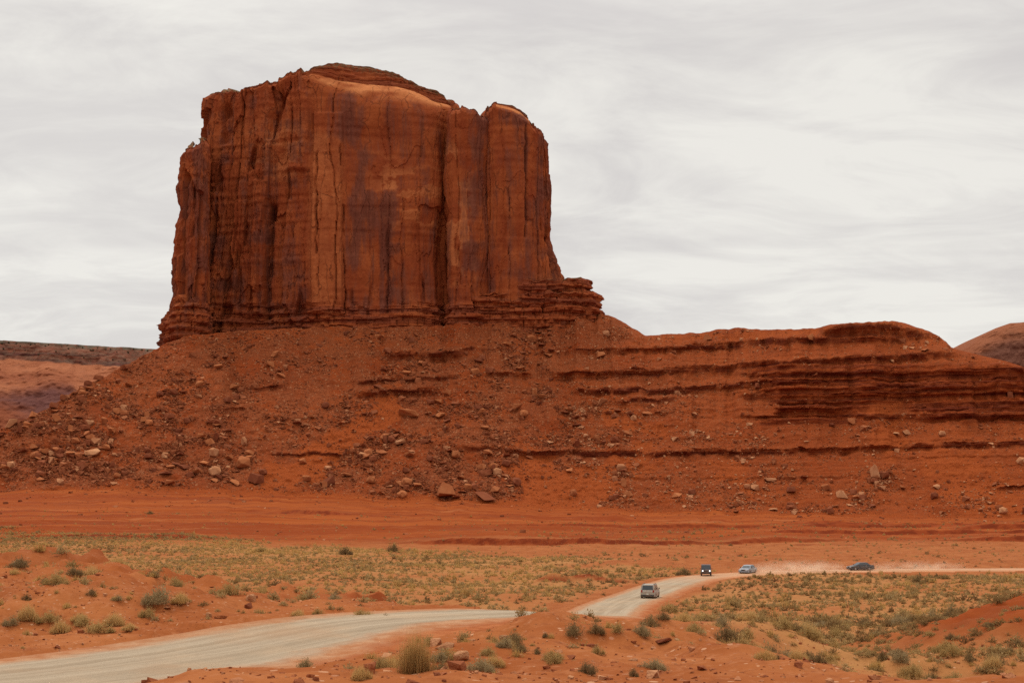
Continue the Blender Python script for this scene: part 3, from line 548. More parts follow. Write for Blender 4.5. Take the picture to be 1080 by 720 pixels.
def ground_relief(X, Y, bank=None):
    rh, rmk = red_ridge(X, Y); gul = 1 - np.abs(fbm2(X / 3.2, Y / 11, 303, 4))
    z = rh + rmk * (0.9 * (gul - .75) + .35 * fbm2(X / 4, Y / 4, 305, 3))
    for cx, cy, rx, ry, a in MOUNDS: z = z + a * bump2(X, Y, cx, cy, rx, ry, 2.2)
    far = sstep(20, 120, Y)
    rg = 1 - np.abs(fbm2(X / 2.3, Y / 3.0, 72, 4))
    z = z + (0.30 * (rg - .75) * sstep(14, 34, Y) + 0.10 * fbm2(X / .9, Y / 1.6, 76, 3) * sstep(20, 40, Y) + 0.45 * (1 - np.abs(fbm2(X / 7, Y / 9, 74, 4)) - .75)) * (1 - sstep(120, 220, Y)) + 0.05 * fbm2(X / .8, Y / .8, 71, 3) + 0.20 * fbm2(X / 5.5, Y / 5.5, 73, 3) * sstep(8, 30, Y) + 0.75 * far * fbm2(X / 26, Y / 26, 75, 4) * (1 - 0.6 * sstep(250, 500, Y)) + 0.9 * sstep(330, 520, Y) * fbm2(X / 60, Y / 22, 77, 4)
    # small eroded cut banks facing the camera
    for yc, hh, x1, x2, wl, sl, seed in ((70, .40, -22, -16, 4, 3, 81), (58.5, .30, -9.5, -4.5, 4, 4, 82), (402, 1.15, -40, 420, 110, 50, 83), (374, .7, 40, 300, 90, 40, 90), (452, 1.0, 70, 420, 95, 40, 84), (500, 1.2, 90, 420, 90, 50, 85), (545, 1.2, -60, 420, 90, 30, 86), (430, .5, -260, -90, 45, 30, 87), (640, 1.3, -150, 60, 60, 40, 88), (590, 1.2, 100, 420, 90, 40, 92), (228, .8, 4, 22, 9, 6, 89)):
        ln = yc + fbm1(X / wl, seed, 5) * wl * .20
        on = sstep(x1 - 2, x1 + wl * .3, X) * (1 - sstep(x2 - wl * .3, x2 + 2, X)) * (0.62 + .9 * fbm1(X / (wl * .5), seed + 9, 3)).clip(0, 1.2)
        d = Y - ln
        st_ = .0016 * yc + .12
        z = z + 1.35 * hh * on * (sstep(-st_, st_, d) * np.exp(-np.maximum(d, 0) / sl))
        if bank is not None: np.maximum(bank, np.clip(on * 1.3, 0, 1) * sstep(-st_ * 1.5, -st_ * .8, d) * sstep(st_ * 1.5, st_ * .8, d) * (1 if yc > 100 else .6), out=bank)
    return z
def road_near(X, Y):
    """distance to the road centre line and its arclength index, for points that lie near it"""
    d = np.full(X.shape, 99.0); idx = np.zeros(X.shape, int)
    sel = np.where((Y > 0) & (Y < 300) & (X > -45) & (X < 300))[0]
    rp = RP[::3]
    for k in range(0, len(sel), 20000):
        c = sel[k:k + 20000]
        dd = (X[c, None] - rp[None, :, 0]) ** 2 + (Y[c, None] - rp[None, :, 1]) ** 2
        j = dd.argmin(1); idx[c] = j * 3; d[c] = np.sqrt(dd[np.arange(len(c)), j])
    return d, idx
RZ = smooth1(ground_smooth(RP[:, 0], RP[:, 1]), 13)
def ground_z(X, Y, carve=True):
    X = np.asarray(X, float); Y = np.asarray(Y, float); shp = X.shape; X = X.ravel(); Y = Y.ravel()
    z = ground_smooth(X, Y); r = ground_relief(X, Y)
    d, idx = road_near(X, Y)
    far = sstep(120, 240, RP[idx, 1]); wd = 4.6
    k = sstep(wd + .3, wd + 5.0 + 3 * far, d)
    zr = RZ[idx] + 0.10 * sstep(4.4, 5.2, d) * (1 - sstep(5.4, 7.5, d))
    out = (zr * (1 - k) + (z + r) * k)
    if carve: out = out - (0.03 + .0007 * RP[idx, 1]) * (d < 4.9) * (d < 90)
    return out.reshape(shp)
ye = [-18.0]
while ye[-1] < 980:
    y = ye[-1]; ye.append(y + max(0.10, (0.0019 if 355 < y < 575 else 0.0031 if 340 < y < 640 else 0.0052) * max(y, 5)))
ye = np.array(ye + [1050, 1200, 1500, 2000, 3000, 5000, 9000, 16000, 26000.0])
ua = np.concatenate([np.arange(-2600, -100, 90.0), np.arange(-100, 1180, 2.0), np.arange(1180, 3700, 90.0)])
GX = (ua[:, None] - UC) / F * (np.maximum(ye, -18)[None, :] + 24); GY = np.repeat(ye[None, :], len(ua), 0)
GZ = ground_z(GX, GY)
dry = np.zeros_like(GX)
def scrub_density(X, Y):
    u = UC + F * X / np.maximum(Y, 5); v = VH - F * ground_smooth(X, Y) / np.maximum(Y, 5)
    n = fbm2(X / 16, Y / 16, 91, 4)
    vb_ = np.interp(u, [-100, 0, 200, 430, 600, 700, 760], [556, 557, 566, 578, 589, 597, 606])
    left = sstep(92, 135, Y + 1.05 * np.maximum(0, -X - 12)) * sstep(vb_ - 1.5, vb_ + 3, v + 3 * n) * sstep(770, 690, u)
    edge = sstep(6.0, 10.5, np.interp(Y, RP[:, 1], np.maximum.accumulate(RP[:, 0])) - X + 0 * Y)
    left = left * np.where(Y < 250, np.maximum(edge, 0), 1)
    redm = bump2(X, Y, 33, 78, 12, 13, 3)
    right = sstep(29, 40, Y + (X - 5) * 1.0) * sstep(3.2, 5.5, X) * np.where(Y < 125, sstep(1.2, 3.8, X - np.interp(Y, RP[:, 1], RP[:, 0]) - .8 * n), sstep(4.5, 9.0, X - np.interp(Y, RP[:, 1], RP[:, 0]) - .5 * n)) * (1 - sstep(248, 254, Y)) * (1 - .9 * redm)
    redl = red_ridge(X, Y)[1]
    return np.clip(np.maximum(left * (1 - .93 * sstep(.25, .8, redl)), right) * (0.86 + .55 * n), 0, 1), n
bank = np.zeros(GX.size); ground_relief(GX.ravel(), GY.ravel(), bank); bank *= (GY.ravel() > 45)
dens, _ = scrub_density(GX.ravel(), GY.ravel()); dry = (sstep(.1, .6, dens)).reshape(GX.shape)
red = np.maximum(sstep(380, 430, GY), np.maximum(1.1 * bump2(GX, GY, 32, 78, 13, 15, 4), 0)).clip(0, 1)
red = np.maximum(red, .55 * red_ridge(GX.ravel(), GY.ravel())[1].reshape(GX.shape))
red = np.maximum(red, .5 * sstep(30, 45, GX) * sstep(0, 60, GY) * 0)
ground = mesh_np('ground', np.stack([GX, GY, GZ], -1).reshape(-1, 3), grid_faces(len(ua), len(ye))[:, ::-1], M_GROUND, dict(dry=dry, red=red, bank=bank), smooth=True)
tag(ground, 'red sandy desert floor with low eroded mounds and cut banks', 'ground', kind='structure')
def gz(x, y): return float(ground_z(np.array([x]), np.array([y]))[0])

ac = np.linspace(-5.2, 5.2, 33)
RX = RP[:, None, :] + RN[:, None, :] * ac[None, :, None]
rz = RZ[:, None] + 0.045 * (1 - (ac / 4.6) ** 2)[None, :] + 0.012 + .00025 * RP[:, 1:2]
rz = rz + 0.025 * fbm2(ac[None, :] * 1.2 + 0 * rz, RS[:, None] / 25.0, 95, 3) + .015 * fbm2(RX[..., 0] * 2, RX[..., 1] * 2, 96, 2)
rz = rz - 0.18 * sstep(4.5, 5.2, np.abs(ac))[None, :]
rm_ = mesh_np('road', np.concatenate([RX, rz[..., None]], -1).reshape(-1, 3), grid_faces(len(RP), len(ac)), M_ROAD,
              dict(across=np.repeat(ac[None, :], len(RP), 0), along=np.repeat(RP[:, 1:2] + 0.15 * np.maximum(RP[:, :1] - 30, 0), len(ac), 1)), smooth=True)
tag(rm_, 'pale grey gravel road curving from the lower left towards the distance', 'road', kind='structure')
def road_z(x, y):
    j = ((RP[:, 0] - x) ** 2 + (RP[:, 1] - y) ** 2).argmin(); return float(RZ[j] + 0.05 + .00025 * RP[j, 1]), j

# ------------------------------------------------------------------ the mesa far to the left and the domes behind the ridge
def mat_far(name, a, b, c, band):
    m, d = new_mat(name); p = d.pos()
    big = d.noise(d.scale(p, (0.004, 0.004, 0.010)), 1.0, 6, 0.62, .5); bedn = d.noise(d.scale(p, (0.002, 0.002, band)), 1.0, 6, 0.65); fine = d.noise(p, 0.05, 6, 0.7)
    bed, vr = d.attr('bed'), d.attr('varn')
    col = d.mix(d.ramp(big, .38, .62), a, b)
    col = d.mix(d.math('MULTIPLY', vr, d.ramp(big, .30, .55)), col, c)
    col = d.mix(d.math('MULTIPLY', bed, d.ramp(bedn, .42, .60)), col, (c[0] * .75, c[1] * .7, c[2] * .7))
    col = d.mix(d.math('MULTIPLY', d.ramp(fine, .5, .75), .35), col, (c[0], c[1] * 1.2, c[2] * 1.1))
    col = d.mix(d.math('MULTIPLY', d.attr('scrub'), d.ramp(fine, .35, .55)), col, (0.12, 0.095, 0.065))
    finish(d, col, .95, d.math('ADD', d.math('MULTIPLY', fine, 1.0), d.math('MULTIPLY', bedn, d.math('MULTIPLY', bed, 1.5))), .7, 8.0)
    return m
M_MESA = mat_far('far_mesa_rock', (0.225, 0.066, 0.031), (0.34, 0.120, 0.056), (0.130, 0.050, 0.041), 0.10)
M_DOME = mat_far('slickrock_dome', (0.245, 0.075, 0.034), (0.285, 0.098, 0.046), (0.155, 0.062, 0.040), 0.08)
def relief(name, us, Yb, vb, vtop, tanf, nv, mat, label, cat, amp, dispf=None, backrun=900, backdrop=-30, seed=1):
    qq = np.linspace(0, 1, nv)[None, :]; vb_ = curve(us, vb)[:, None]; vt_ = curve(us, vtop)[:, None]
    Vv = vb_ + (vt_ - vb_) * qq; Uu = np.repeat(us[:, None], nv, 1); e_ = (VH - Vv) / F
    tn, att = tanf(Uu, Vv, vt_)
    tn = np.maximum(tn, e_ + .05)
    gg = np.cumsum(np.concatenate([np.zeros((len(us), 1)), -np.diff(Vv, axis=1) / F / (tn - e_)[:, :-1]], 1), 1)
    Yy = curve(us, Yb)[:, None] * np.exp(gg)
    for it in range(3): Yy[1:-1] = .25 * Yy[:-2] + .5 * Yy[1:-1] + .25 * Yy[2:]
    Q = np.stack([PX(Uu, Yy), Yy, PZ(Vv, Yy)], -1)
    L = amp * 12
    dd = amp * (fbm3(Q[..., 0] / L, Q[..., 1] / L, Q[..., 2] / L, seed, 4) + .6 * fbm3(Q[..., 0] / L * 6, Q[..., 1] / L * 6, Q[..., 2] / L * 6, seed + 3, 3)) * sstep(0, .1, qq)
    Q[..., 1] -= dd; Q[..., 2] += .15 * dd * (1 - sstep(.96, 1, qq))
    la = Q[:, -1:]; bk = []
    for f_, d_ in ((.05, 0), (.4, -.1), (1, -.5), (2.5, -1.6)):
        r = la.copy(); r[..., 1] += backrun * f_; r[..., 2] += backdrop * d_; bk.append(r)
    Q = np.concatenate([Q] + bk, 1)
    att = {k: np.concatenate([a] + [a[:, -1:]] * 4, 1) for k, a in att.items()}
    o = mesh_np(name, Q.reshape(-1, 3), grid_faces(len(us), Q.shape[1]), mat, att, smooth=False)
    tag(o, label, cat, kind='structure'); return Q
def mesa_tan(U, V, vt_):
    d = V - vt_ + 1.2 * fbm2(U / 13, V / 60, 113, 3)
    cap = sstep(21, 19, d)
    led = np.maximum.reduce([sstep(1.6, .6, np.abs(d - c)) * (.45 + .8 * fbm2(U / 12, 0 * V + c, 120 + int(c), 3)).clip(0, 1) for c in (2.5, 6.5, 10.5, 14, 18)])
    low = sstep(34, 48, d + 10 * np.exp(-((U - 62) / 22.0) ** 2) - 6 + 8 * fbm2(U / 30, 0 * V, 119, 3))
    tn = .42 + .30 * cap + 1.6 * led + .45 * low + .08 * fbm2(U / 14, V / 7, 114, 3)
    return tn, dict(bed=np.clip(cap * .75 + led * .4, 0, 1), varn=np.clip(low * 1.0 + .55 * cap, 0, 1), scrub=np.clip(.8 * sstep(4, 1, d) + .45 * cap * (1 - led), 0, 1))
mesa_us = np.concatenate([np.arange(-900, -40, 20.0), np.arange(-40, 200, 1.2), np.arange(200, 1000, 8.0)])
MESA = relief('mesa', mesa_us, [(-900, 2550), (330, 2750), (1000, 2800)], [(-900, 517), (0, 517), (1000, 517)], [(-900, 349), (-300, 352), (0, 359), (40, 361), (80, 363), (120, 365.5), (165, 368), (230, 372), (330, 380), (1000, 392)], mesa_tan, 210, M_MESA,
              'distant banded mesa with a wooded rim beyond the left flank of the slope', 'mesa', 11.0, seed=131, backrun=1500, backdrop=10)
def dome_tan(U, V, vt_):
    d = V - vt_
    return .35 + .055 * d + .10 * fbm2(U / 20, V / 10, 141, 3) + 1.5 * sstep(1.2, .4, np.abs(((d + 1.5 * fbm2(U / 15, V / 30, 143, 3)) % 8) - 4)) * (d > 5), dict(bed=.45 * sstep(5, 14, d), varn=np.clip(.15 + .9 * sstep(10, 26, d), 0, 1), scrub=0 * U)
relief('rock_dome', np.concatenate([np.arange(1008, 1120, 1.2), np.arange(1120, 1500, 12.0)]), [(1008, 1500), (1500, 1500)], [(1008, 400), (1500, 412)],
       [(1008, 376), (1014, 370.5), (1022, 365), (1032, 357.5), (1044, 350), (1056, 344), (1066, 340.5), (1080, 339.5), (1110, 338), (1180, 345), (1300, 362), (1500, 385)], dome_tan, 60, M_DOME, 'pale rounded slickrock dome rising behind the right end of the ridge', 'rock dome', 4.0, seed=151, backrun=300, backdrop=40)
relief('rock_dome', np.arange(955, 1030, 1.0), [(955, 1330), (1030, 1330)], [(955, 376), (1030, 378)],
       [(955, 372), (962, 350), (970, 346.5), (980, 349), (990, 354), (998, 360), (1004, 367), (1012, 374), (1030, 377)], dome_tan, 40, M_DOME, 'low rounded tan slickrock shoulder just behind the ridge crest', 'rock dome', 2.0, seed=161, backrun=200, backdrop=40)
# ------------------------------------------------------------------ rocks
rng = np.random.default_rng(7)
def mat_rock(name, a, b, dark, attr=False):
    m, d = new_mat(name); p = d.n('ShaderNodeTexCoord').outputs['Object'] if not attr else d.pos()
    inf = d.n('ShaderNodeObjectInfo').outputs['Random']
    n = d.noise(p, 1.1, 5, .65); f = d.noise(p, 5.0, 4, .7)
    if attr:
        t = d.attr('tone'); col = d.mix(t, dark, a); col = d.mix(d.ramp(t, .75, 1.0), col, b)
    else:
        col = d.mix(d.ramp(n, .35, .65), a, b); col = d.mix(d.math('MULTIPLY', inf, .45), col, dark)
    col = d.mix(d.math('MULTIPLY', d.ramp(f, .5, .75), .35), col, dark)
    finish(d, col, .93, d.math('ADD', d.math('MULTIPLY', n, .5), d.math('MULTIPLY', f, .25)), .6, .5)
    return m
M_ROCKS = {'pale tan': mat_rock('tan_rock', (0.44, 0.19, 0.085), (0.52, 0.26, 0.13), (0.27, 0.090, 0.040)), 'rusty orange': mat_rock('orange_rock', (0.36, 0.115, 0.042), (0.42, 0.155, 0.062), (0.21, 0.058, 0.024)),
           'dark red-brown': mat_rock('brown_rock', (0.215, 0.060, 0.026), (0.26, 0.082, 0.036), (0.13, 0.036, 0.020))}
M_RUB = mat_rock('rubble_rock', (0.33, 0.105, 0.042), (0.46, 0.215, 0.105), (0.15, 0.042, 0.020), True)
def hull(seed, sx, sy, sz, n=15, bev=0.05, sub=True):
    r = np.random.default_rng(seed); pts = r.normal(size=(n, 3)); pts /= np.linalg.norm(pts, axis=1)[:, None]
    pts = np.sign(pts) * np.abs(pts) ** (.42 if n < 20 else .75); pts *= r.uniform(.80, 1.05, (n, 1)); pts *= np.array([sx, sy, sz])
    bm = bmesh.new()
    for p in pts: bm.verts.new(p)
    g = bmesh.ops.convex_hull(bm, input=bm.verts[:])
    bmesh.ops.delete(bm, geom=[v for v in bm.verts if not v.link_faces], context='VERTS')
    if sub:
        bmesh.ops.bevel(bm, geom=[e_ for e_ in bm.edges], offset=bev, segments=1, affect='EDGES', profile=.6)
        bmesh.ops.triangulate(bm, faces=bm.faces[:])
        bmesh.ops.subdivide_edges(bm, edges=[e_ for e_ in bm.edges if e_.calc_length() > .35], cuts=1)
        bmesh.ops.triangulate(bm, faces=bm.faces[:])
        c = np.array([v.co for v in bm.verts]); dn = .045 * fbm3(c[:, 0] * 2.2, c[:, 1] * 2.2, c[:, 2] * 2.2 + seed, seed, 3)
        for v, k in zip(bm.verts, dn): v.co *= 1 + k
    else: bmesh.ops.triangulate(bm, faces=bm.faces[:])
    bm.verts.ensure_lookup_table()
    V = np.array([v.co[:] for v in bm.verts]); Fc = np.array([[v.index for v in f.verts] for f in bm.faces]); bm.verts.index_update(); Fc = np.array([[v.index for v in f.verts] for f in bm.faces])
    bm.free(); return V, Fc
SHAPES = {'blocky boulder': [(1, .85, .72)], 'flat slab': [(1.1, .8, .30)], 'rounded boulder': [(.95, .9, .8)], 'pointed boulder': [(.62, .6, 1.05)]}
ROCKM = {}
for si, (sn, dims) in enumerate(SHAPES.items()):
    for ci, (cn, m) in enumerate(M_ROCKS.items()):
        for k in range(3):
            V_, F_ = hull(100 + si * 20 + k * 5 + ci, *dims[0], n=11 if 'rounded' not in sn else 24, bev=.03 if 'rounded' not in sn else .06)
            ROCKM[sn, cn, k] = mesh_np('boulder', V_, F_, m, link=False)
ZU = [(-60, 'at the left edge of the slope'), (70, 'under the left skyline'), (140, 'on the bare left flank'), (195, 'below the left butte corner'), (245, 'below the dark cliff slots'), (300, 'below the left face'), (350, 'below the orange buttress'),
      (400, 'below the purple-stained wall'), (450, 'below the dark cleft'), (500, 'below the narrow pillar'), (550, 'below the broad pillar'), (600, 'below the stepped ledge'), (650, 'below the skyline notch'), (700, 'below the ridge saddle'),
      (750, 'left of the banded cliff'), (800, 'below the banded cliff, left end'), (860, 'below the banded cliff, left half'), (910, 'below the banded cliff, middle'), (960, 'below the banded cliff, right half'), (1010, 'below the pale dome'), (1055, 'at the right edge')]
def zone_u(u):
    z = ZU[0][1]
    for a, t in ZU:
        if u >= a: z = t
    return z
def zone_v(f): return ('at slope foot', 'low', 'midway', 'high', 'highest up')[int(min(4, f * 5))]
used_labels = {}
def rock_thing(u, v, px, shape, colr, k, rot, tilt=0.0, ground_rock=False, label=None):
    if ground_rock: p = ray_ground(u, v)
    else: p = on_slope(u, v)
    sz = px * p[1] / F * .5
    o = bpy.data.objects.new('boulder', ROCKM[shape, colr, k]); COL.objects.link(o)
    zr = {'blocky boulder': .26, 'flat slab': .12, 'rounded boulder': .30, 'pointed boulder': .5}[shape]
    o.location = (p[0], p[1] - (0 if ground_rock else sz * .25), p[2] + sz * zr); o.scale = (sz, sz, sz * random.uniform(.85, 1.1))
    o.rotation_euler = (tilt + random.uniform(-.2, .2), random.uniform(-.25, .25), rot)
    if label is None:
        i = np.clip(np.searchsorted(ustep, u), 0, nu - 1); f = (v0[i] - v) / max(v0[i] - vt[i], 1)
        w_ = 'large' if px > 10.5 else 'small' if px < 6.4 else 'mid-sized'
        label = f'{w_} {colr} {shape} {zone_v(f)} {zone_u(u)}'
    n = used_labels.get(label, 0); used_labels[label] = n + 1
    tag(o, label, 'boulder', 'boulders fallen from the cliffs' if not ground_rock else 'loose stones on the desert floor')
    return o
random.seed(3)
yy = np.concatenate([np.arange(6, 120, .15), np.arange(120, 980, 1.2)])
def ray_ground(u, v):
    x = PX(u, yy); z = ground_z(x, yy, False); below = np.where(z >= PZ(v, yy))[0]
    i = below[0] if len(below) else len(yy) - 1
    return np.array([x[i], yy[i], z[i]])
BIG = [(75, 480, 13, 'flat slab', 'pale tan'), (99, 477, 20, 'flat slab', 'pale tan'), (102, 467, 11, 'blocky boulder', 'pale tan'), (11, 446, 15, 'blocky boulder', 'pale tan'), (29, 449, 10, 'rounded boulder', 'rusty orange'), (12, 490, 10, 'blocky boulder', 'pale tan'), (45, 490, 11, 'blocky boulder', 'dark red-brown'),
       (257, 467, 13, 'rounded boulder', 'pale tan'), (227, 480, 15, 'rounded boulder', 'pale tan'), (258, 491, 20, 'rounded boulder', 'rusty orange'), (227, 499, 16, 'rounded boulder', 'pale tan'), (209, 499, 12, 'blocky boulder', 'rusty orange'), (270, 507, 17, 'blocky boulder', 'dark red-brown'), (65, 510, 9, 'blocky boulder', 'pale tan'),
       (470, 522, 25, 'blocky boulder', 'rusty orange'), (424, 523, 13, 'rounded boulder', 'rusty orange'), (430, 511, 15, 'rounded boulder', 'rusty orange'), (391, 508, 12, 'rounded boulder', 'rusty orange'), (431, 437, 24, 'flat slab', 'rusty orange'), (383, 480, 14, 'flat slab', 'pale tan'), (402, 477, 13, 'flat slab', 'rusty orange'),
       (420, 466, 18, 'flat slab', 'pale tan'), (512, 525, 24, 'flat slab', 'dark red-brown'), (922, 503, 18, 'pointed boulder', 'pale tan'), (931, 503, 14, 'blocky boulder', 'dark red-brown'), (888, 523, 15, 'blocky boulder', 'pale tan'), (812, 505, 13, 'flat slab', 'pale tan'), (852, 465, 8, 'flat slab', 'pale tan'), (993, 459, 9, 'rounded boulder', 'pale tan'),
       (945, 456, 9, 'flat slab', 'pale tan'), (732, 438, 8, 'blocky boulder', 'pale tan'), (712, 464, 9, 'blocky boulder', 'pale tan'), (785, 464, 8, 'flat slab', 'pale tan'), (547, 388, 12, 'flat slab', 'rusty orange'), (545, 430, 12, 'blocky boulder', 'rusty orange'), (552, 437, 12, 'rounded boulder', 'rusty orange'), (1057, 540, 11, 'rounded boulder', 'pale tan'), (815, 536, 12, 'flat slab', 'pale tan'),
       (175, 500, 13, 'flat slab', 'dark red-brown'), (192, 491, 15, 'flat slab', 'dark red-brown'), (247, 510, 13, 'flat slab', 'rusty orange'), (180, 511, 11, 'blocky boulder', 'rusty orange'), (348, 508, 15, 'blocky boulder', 'dark red-brown'), (365, 500, 12, 'flat slab', 'rusty orange'), (93, 401, 10, 'blocky boulder', 'dark red-brown'), (105, 399, 11, 'blocky boulder', 'dark red-brown'), (58, 428, 12, 'blocky boulder', 'dark red-brown'), (36, 438, 10, 'blocky boulder', 'rusty orange'), (512, 500, 14, 'blocky boulder', 'dark red-brown'), (545, 510, 13, 'rounded boulder', 'dark red-brown'), (480, 480, 13, 'rounded boulder', 'rusty orange')]
for b_ in BIG: rock_thing(b_[0], b_[1], b_[2] * 1.0, b_[3], b_[4], random.randrange(3), random.uniform(0, 6.28), .25 if 'slab' in b_[3] else 0)
# scatter of fallen rock; the biggest stay single things, the rest is one field of rubble
def gauss(u, v, cu, cv, a, b): return np.exp(-((u - cu) / a) ** 2 - ((v - cv) / b) ** 2)
N = 240000
ru = rng.uniform(-60, 1140, N); i_ = np.clip(np.searchsorted(ustep, ru), 1, nu - 1); rq = rng.uniform(0.015, 0.99, N); rv = v0[i_] + (vt[i_] - v0[i_]) * rq
dn = 0.42 * (ru < 640) * (0.35 + .65 * sstep(300, 430, rv)) + .12 + .10 * (ru > 600)
for (cu, cv, a, b, k) in ((90, 470, 110, 45, .35), (215, 490, 70, 28, .9), (430, 485, 70, 40, .6), (540, 450, 90, 60, .35), (650, 505, 32, 35, .9), (690, 450, 45, 30, .45), (705, 525, 40, 18, .5), (800, 510, 28, 40, .9), (890, 515, 40, 26, .8), (930, 500, 20, 16, .5), (1040, 535, 50, 12, .5), (580, 400, 50, 50, .3), (648, 345, 14, 12, .9), (640, 540, 70, 7, 1), (520, 522, 60, 8, .6), (730, 435, 12, 40, .5), (945, 450, 40, 10, .4), (300, 375, 80, 20, .25), (820, 540, 60, 7, .9)):
    dn = dn + k * gauss(ru, rv, cu, cv, a, b)
pn = fbm2(ru / 26, rv / 16, 171, 4); dn = dn * (0.75 + 1.1 * pn).clip(0.05, 2)
sj = np.clip((rq * (NV - 1)).astype(int), 0, NV - 1)
dn *= (1 - .72 * sand[i_, sj] * (ru < 640) - .35 * sand[i_, sj] * (ru >= 640)) * (1 - .85 * str_m[i_, sj]) * (1 - .8 * cliffm[i_, sj])
keep = rng.uniform(0, 1, N) < dn * .42
ru, rv, i_, sj, dk = ru[keep], rv[keep], i_[keep], sj[keep], dn[keep]
rs = 1.18 * (rng.uniform(0, 1, len(ru)) + 1e-3) ** (-0.42); rs = np.minimum(rs * (0.8 + .35 * np.minimum(dk, 1.6)), 10.5)
order = np.argsort(-rs)
NBIG = 300 - len(BIG) - 14
for n_ in order[:NBIG]:
    sh = random.choices(list(SHAPES), (5, 4, 2, 1))[0]; cn = random.choices(list(M_ROCKS), (2.5 if ru[n_] > 580 else 1, 5, 5))[0]
    rock_thing(float(ru[n_]), float(rv[n_]), float(rs[n_]), sh, cn, random.randrange(3), random.uniform(0, 6.28), .25 if 'slab' in sh else 0)
rest = order[NBIG:]
TPL = [hull(400 + k, *((1, .8, .55), (1.1, .8, .35), (.9, .9, .8))[k % 3], n=9, sub=False) for k in range(9)]
def scatter_mesh(name, tpls, pick, pos, scl, rot, attrs, mat, zsc=None):
    VV, FF, AT, off = [], [], {k: [] for k in attrs}, 0
    for k, (tv, tf, *ta) in enumerate(tpls):
        s_ = np.where(pick == k)[0]
        if not len(s_): continue
        c, sn = np.cos(rot[s_])[:, None], np.sin(rot[s_])[:, None]
        x = tv[None, :, 0] * c - tv[None, :, 1] * sn; y = tv[None, :, 0] * sn + tv[None, :, 1] * c
        z = np.repeat(tv[None, :, 2], len(s_), 0) * (1 if zsc is None else zsc[s_][:, None])
        vv = np.stack([x, y, z], -1) * scl[s_][:, None, None] + pos[s_][:, None, :]
        VV.append(vv.reshape(-1, 3)); FF.append((tf[None] + (np.arange(len(s_)) * len(tv))[:, None, None] + off).reshape(-1, tf.shape[1])); off += vv.shape[0] * vv.shape[1]
        for a in attrs: AT[a].append((np.repeat(attrs[a][s_][:, None], len(tv), 1) if a != 'blade' else np.repeat(ta[0][None, :], len(s_), 0)).ravel())
    return mesh_np(name, np.concatenate(VV), np.concatenate(FF), mat, {k: np.concatenate(v) for k, v in AT.items()})
rp = np.array([on_slope(a, b) for a, b in zip(ru[rest], rv[rest])]); rsz = rs[rest] * rp[:, 1] / F * .5
rp[:, 2] += rsz * .12; rp[:, 1] -= rsz * .2
tone = np.clip(rng.beta(1.7, 1.7, len(rest)) + .25 * (ru[rest] > 600), 0, 1)
o = scatter_mesh('rubble', TPL, rng.integers(0, 9, len(rest)), rp, rsz, rng.uniform(0, 6.28, len(rest)), dict(tone=tone), M_RUB)
tag(o, 'small broken rock debris strewn over the talus slope', 'rubble', kind='stuff')
# stones on the desert floor
for u, v, px, sh, cn, lb in ((487, 697, 21, 'rounded boulder', 'pale tan', 'rounded stone with a pale top beside the tall tan bush'), (470, 683, 22, 'flat slab', 'pale tan', 'flat pale slab behind the tall tan bush at the road bank'), (531, 675, 13, 'rounded boulder', 'pale tan', 'pale stone on the bank right of the tall tan bush, by the road end'),
        (265, 634, 13, 'rounded boulder', 'pale tan', 'pale pinkish stone at the end of the low red mound beyond the road'), (262, 641, 12, 'blocky boulder', 'dark red-brown', 'dark red block under the pale stone on the red mound'), (176, 641, 11, 'flat slab', 'pale tan', 'flat pinkish stone right of the big grey-green shrub'), (220, 651, 9, 'rounded boulder', 'pale tan', 'small upright pale stone at the far road edge'), (234, 652, 15, 'flat slab', 'rusty orange', 'long flat stone at the far road edge next to an upright pale stone'),
        (700, 678, 17, 'flat slab', 'dark red-brown', 'dark flat stone on the right flank of the near mound'), (690, 684, 10, 'flat slab', 'pale tan', 'pale flat stone in front of a dark flat stone on the near mound'), (668, 697, 11, 'flat slab', 'pale tan', 'pale stone low on the right flank of the near mound'), (780, 586, 7, 'flat slab', 'dark red-brown', 'dark slab on the bare flat above the road')):
    rock_thing(u, v, px, sh, cn, random.randrange(3), random.uniform(0, 6.28), 0, True, lb)
# stones out on the bare apron
aY = 395 + 500 * rng.uniform(0, 1, 7000) ** .6; aX = rng.uniform(-.39, .39, 7000) * aY; uu_ = UC + F * aX / aY
ok = (aY < Y0_OF(uu_) - 3) & (rng.uniform(0, 1, 7000) < .25 + .75 * sstep(-160, -10, aY - Y0_OF(uu_)) + .3 * fbm2(aX / 40, aY / 25, 187, 3)); aX, aY = aX[ok], aY[ok]
as_ = np.minimum(.22 * (rng.uniform(0, 1, len(aX)) + .004) ** (-.42), 1.5)
o = scatter_mesh('stones', TPL, rng.integers(0, 9, len(aX)), np.stack([aX, aY, ground_z(aX, aY) + as_ * .12], -1), as_, rng.uniform(0, 6.28, len(aX)), dict(tone=np.clip(rng.beta(1.7, 1.7, len(aX)), 0, 1)), M_RUB)
tag(o, 'scattered small stones on the bare red apron below the slope', 'stones', kind='stuff')
